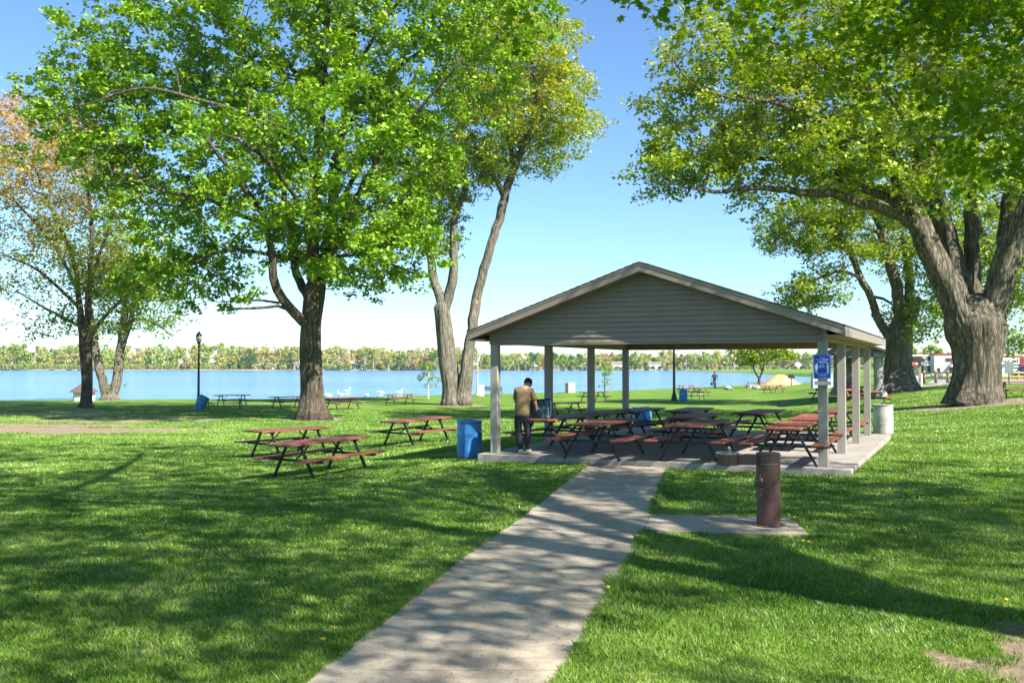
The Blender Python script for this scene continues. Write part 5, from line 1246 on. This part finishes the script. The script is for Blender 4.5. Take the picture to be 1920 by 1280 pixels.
def person(label, loc, rz, J, mats, finger=True, mirror_arm=None):
    """J: joints dict. Returns the empty."""
    t = thing('person', label, 'person', loc, rz)
    j = {k: Vector(v) for k, v in J.items()}
    V = []; E = []; R = []
    def add(p, r, par=None):
        V.append(tuple(p)); R.append(r); i = len(V)-1
        if par is not None: E.append((par, i))
        return i
    pel = add(j['pelvis'], (.135,.105)); wa = add(j['waist'], (.125,.095), pel); ch = add(j['chest'], (.14,.10), wa); nb = add(j['neckb'], (.065,.06), ch)
    nk = add(j['neck'], .052, nb); h1 = add(j['head'], (.075,.09), nk); h2 = add(j['crown'], (.068,.082), h1)
    add(j['head']+Vector((0,.095,-.01)), .016, h1)      # nose
    for s, c in ((-1,'l'),(1,'r')):
        add(j['head']+Vector((s*.078,0,.0)), .018, h1)   # ears
        sh_ = add(j['sh'+c], .058, nb); el = add(j['el'+c], .042, sh_); wr = add(j['wr'+c], .028, el)
        d = (j['wr'+c]-j['el'+c]).normalized(); fw = Vector((0,1,0)); across = d.cross(fw).normalized() if abs(d.dot(fw)) < .95 else Vector((1,0,0)); nrm = d.cross(across)
        pm = add(j['wr'+c]+d*.06, (.036,.018), wr)
        for k in range(4):
            o_ = across*(k-1.5)*.02; l_ = (.058,.068,.064,.05)[k]; b_ = j['wr'+c]+d*.10+o_
            f1 = add(b_, .0095, pm); f2 = add(b_+d*l_*.55+nrm*.01, .0085, f1); add(b_+d*l_+nrm*.03, .007, f2)
        t1 = add(j['wr'+c]+d*.045+across*(-.045)+nrm*.01, .011, pm); add(j['wr'+c]+d*.085+across*(-.06)+nrm*.025, .009, t1)
        hp_ = add(j['hip'+c], .085, pel); kn = add(j['kn'+c], .058, hp_); an = add(j['an'+c], .036, kn); add(j['an'+c]+Vector((0,.10,-.045)), (.035,.025), an)
    skin('body', V, E, R, mats['skin'], t)
    # shirt
    V, E, R = [], [], []
    hm = add(j['pelvis']+Vector((0,-.015,-.13)), (.185,.145)); h2_ = add(j['pelvis']+Vector((0,-.01,.0)), (.19,.15), hm); w_ = add(j['waist'], (.18,.14), h2_); c_ = add(j['chest'], (.175,.135), w_); u_ = add(j['chest'].lerp(j['neckb'], .65), (.13,.10), c_); add(j['neckb'].lerp(j['neck'], .1), (.07,.065), u_)
    for c in 'lr':
        a_ = add(j['sh'+c], .078, u_); add(j['sh'+c].lerp(j['el'+c], .5), .078, a_); add(j['sh'+c].lerp(j['el'+c], .82), .08, len(V)-1)
    skin('shirt', V, E, R, mats['shirt'], t)
    V, E, R = [], [], []
    pw = add(j['waist'].lerp(j['pelvis'], .5), (.14,.11)); pe = add(j['pelvis']+Vector((0,0,-.03)), (.15,.12), pw)
    for c in 'lr':
        a_ = add(j['hip'+c]+Vector((0,0,-.10)), (.095,.10), pe); k_ = add(j['kn'+c], (.08,.08), a_); m_ = add(j['kn'+c].lerp(j['an'+c], .55), (.068,.07), k_); add(j['an'+c]+Vector((0,0,-.01)), (.062,.068), m_)
    skin('trousers', V, E, R, mats['trousers'], t)
    for c in 'lr':
        m = MB(); a = j['an'+c]; sole = a.z-.075
        M_ = Matrix.Translation((a.x, a.y, sole)); m.prism([(-.035,-.075),(.035,-.075),(.045,.0),(.052,.10),(.04,.18),(0,.205),(-.04,.18),(-.05,.10),(-.042,0)], 0, .028, M_)
        m.prism([(-.032,-.07),(.032,-.07),(.04,.0),(.044,.10),(.03,.17),(-.03,.17),(-.042,.10),(-.038,0)], .029, .07, M_)
        m.build('shoe', mats['shoe'], t, bevel=.012)
    m = MB(); hc = j['crown']; d = (j['crown']-j['head']).normalized(); Mh = Matrix.Translation(j['head'].lerp(j['crown'], .45)) @ d.to_track_quat('Z', 'Y').to_matrix().to_4x4()
    m.lathe([(.094,-.035),(.102,0),(.10,.05),(.082,.09),(.045,.112),(.004,.118)], 22, M=Mh, sx=.9, sy=1.08)
    m.build('hair' if 'hair' in mats else 'cap', mats.get('hair') or mats['cap'], t, True)
    return t
p = at(979, 848, 21.15); loc = PM @ (PMI @ p); 
J = dict(pelvis=(0,0,.90), waist=(.0,.03,1.05), chest=(.0,.11,1.27), neckb=(.03,.19,1.42), neck=(.045,.25,1.47), head=(.055,.31,1.505), crown=(.06,.35,1.56),
         shl=(-.16,.15,1.37), ell=(-.20,.23,1.10), wrl=(-.10,.42,.93), shr=(.18,.16,1.36), elr=(.245,.24,1.08), wrr=(.265,.34,.86),
         hipl=(-.095,0,.83), knl=(-.10,.06,.47), anl=(-.04,.0,.085), hipr=(.095,0,.83), knr=(.12,.05,.47), anr=(.13,.03,.085))
man = person('man in tan t-shirt and dark trousers, back turned, bowing over a picnic table', (p.x, p.y, PO.z), R_(-14), J, dict(skin=M_skin, shirt=M_shirt, trousers=M_navy, shoe=M_shoe, cap=M_hair))
# patterned cool bag on the table
M_bag = bpy.data.materials.new('patterned_bag'); n, l, b = nodes(M_bag)
v_ = n.new('ShaderNodeTexVoronoi'); v_.feature = 'DISTANCE_TO_EDGE'; v_.inputs['Scale'].default_value = 9; l.new(coords(n, l, (1,1,.5)), v_.inputs['Vector'])
l.new(ramp(n, l, v_.outputs['Distance'], [(.03, (.08,.19,.22)), (.12, (.012,.035,.055)), (.4, (.018,.085,.12))]), b.inputs['Base Color']); b.inputs['Roughness'].default_value = .6
p = at(1014, 784, 21.5); bg_ = thing('cool_bag', 'dark teal patterned bag with white zip on the table beside the bowed man', 'bag', (p.x, p.y, PO.z+.752), R_(-28))
m = MB(); P0 = [(-.25,-.16),(.25,-.16),(.25,.16),(-.25,.16)]
vs = [(x*1, y, 0) for x, y in P0]+[(x*1.04, y*1.05, .2) for x, y in P0]+[(x*.98, y*.7, .38+.02*(x > 0)) for x, y in P0]+[(x*.9, y*.2, .41+.03*(x > 0)) for x, y in P0]
m.add(vs, [(3,2,1,0),(12,13,14,15)]+[(a*4+i, a*4+(i+1)%4, a*4+4+(i+1)%4, a*4+4+i) for a in range(3) for i in range(4)]); m.build('bag_body', M_bag, bg_, bevel=.02)
m = MB(); m.box(-.26,.02,-.19,-.165,.0,.17); m.build('pocket', M_navy, bg_, bevel=.01)
m = MB(); m.tube([(.262,-.06,.05),(.275,-.05,.2),(.262,-.03,.33),(.245,-.02,.4)], .012, 6); m.build('zip', M_white, bg_, True)
# walker by the water
p = on_ground(1340, 728); sc_ = (31*p.y/F)/1.76
J = dict(pelvis=(0,0,.93), waist=(0,0,1.10), chest=(0,.0,1.32), neckb=(0,0,1.47), neck=(0,.01,1.53), head=(0,.02,1.60), crown=(0,.02,1.68),
         shl=(-.20,0,1.42), ell=(-.30,.0,1.16), wrl=(-.33,.06,.93), shr=(.20,0,1.42), elr=(.27,-.02,1.15), wrr=(.30,.03,.90),
         hipl=(-.095,0,.88), knl=(-.12,.14,.50), anl=(-.10,.10,.085), hipr=(.095,0,.88), knr=(.07,.03,.48), anr=(.03,-.22,.10))
M_dsh = mat('dark_tshirt', (.03,.035,.05), .8, .3, 6)
wk = person('person in dark t-shirt and jeans walking along the waterside with a bag in one hand', tuple(p), R_(165), J, dict(skin=M_skin, shirt=M_dsh, trousers=mat('jeans', (.02,.035,.07), .8, .2, 8), shoe=M_dshoe, hair=M_hair)); wk.scale = (sc_,)*3
m = MB(); m.box(-.09,.09,.13,.135,1.28,1.38); m.build('shirt_print', M_white, wk)
wp = wk.matrix_basis @ Vector((.31,.05,.0))
hb = thing('hand_bag', 'dark bag carried low by the person walking along the waterside', 'bag', (wp.x, wp.y, p.z+.33*sc_), R_(165)); hb.scale = (sc_,)*3
m = MB(); m.prism([(-.14,0),(.14,0),(.11,.30),(-.11,.30)], -.05, .05, Matrix.Rotation(R_(90), 4, 'X')); m.build('bag_body', M_black, hb, bevel=.02)
m = MB(); m.tube([(-.08,0,.30),(-.05,0,.44),(.05,0,.44),(.08,0,.30)], .012, 6); m.build('handle', M_black, hb, True)

# thin summer air over the lake
hz = MB(); hz.box(-700, 900, -60, 1060, LAKE-3.7, 60); mh = bpy.data.materials.new('haze_air'); mh.use_nodes = True; hn_ = mh.node_tree
hn_.nodes.remove(hn_.nodes['Principled BSDF']); pv = hn_.nodes.new('ShaderNodeVolumePrincipled'); pv.inputs['Color'].default_value = (.85,.93,1,1); pv.inputs['Density'].default_value = .00011; pv.inputs['Anisotropy'].default_value = .2
hn_.links.new(pv.outputs[0], hn_.nodes['Material Output'].inputs['Volume'])
tag(hz.build('haze', mh), kind='stuff')

# seeds and bits blown over the path and slab
rs = np.random.RandomState(77); N = 520; yy = 5.6*(22/5.6)**rs.rand(N)
xl = np.interp(yy, [q[1] for q in LP], [q[0] for q in LP]); xr = np.interp(yy, [q[1] for q in RP], [q[0] for q in RP]); tt_ = rs.beta(.55, .55, N); xx = xl+(xr-xl)*tt_
ok_ = yy < 19.6; xx, yy = xx[ok_], yy[ok_]
Cb = np.stack([xx, yy, gz(xx, yy)+.027], -1); V, L, T = leaf_geo(Cb, .016, rs, up=6, shape=KITE)
tag(np_mesh('seed_litter', V, L, T, mat('dry_seed', (.20,.12,.06), .9, .5, 9, c2=(.12,.16,.04))), kind='stuff')
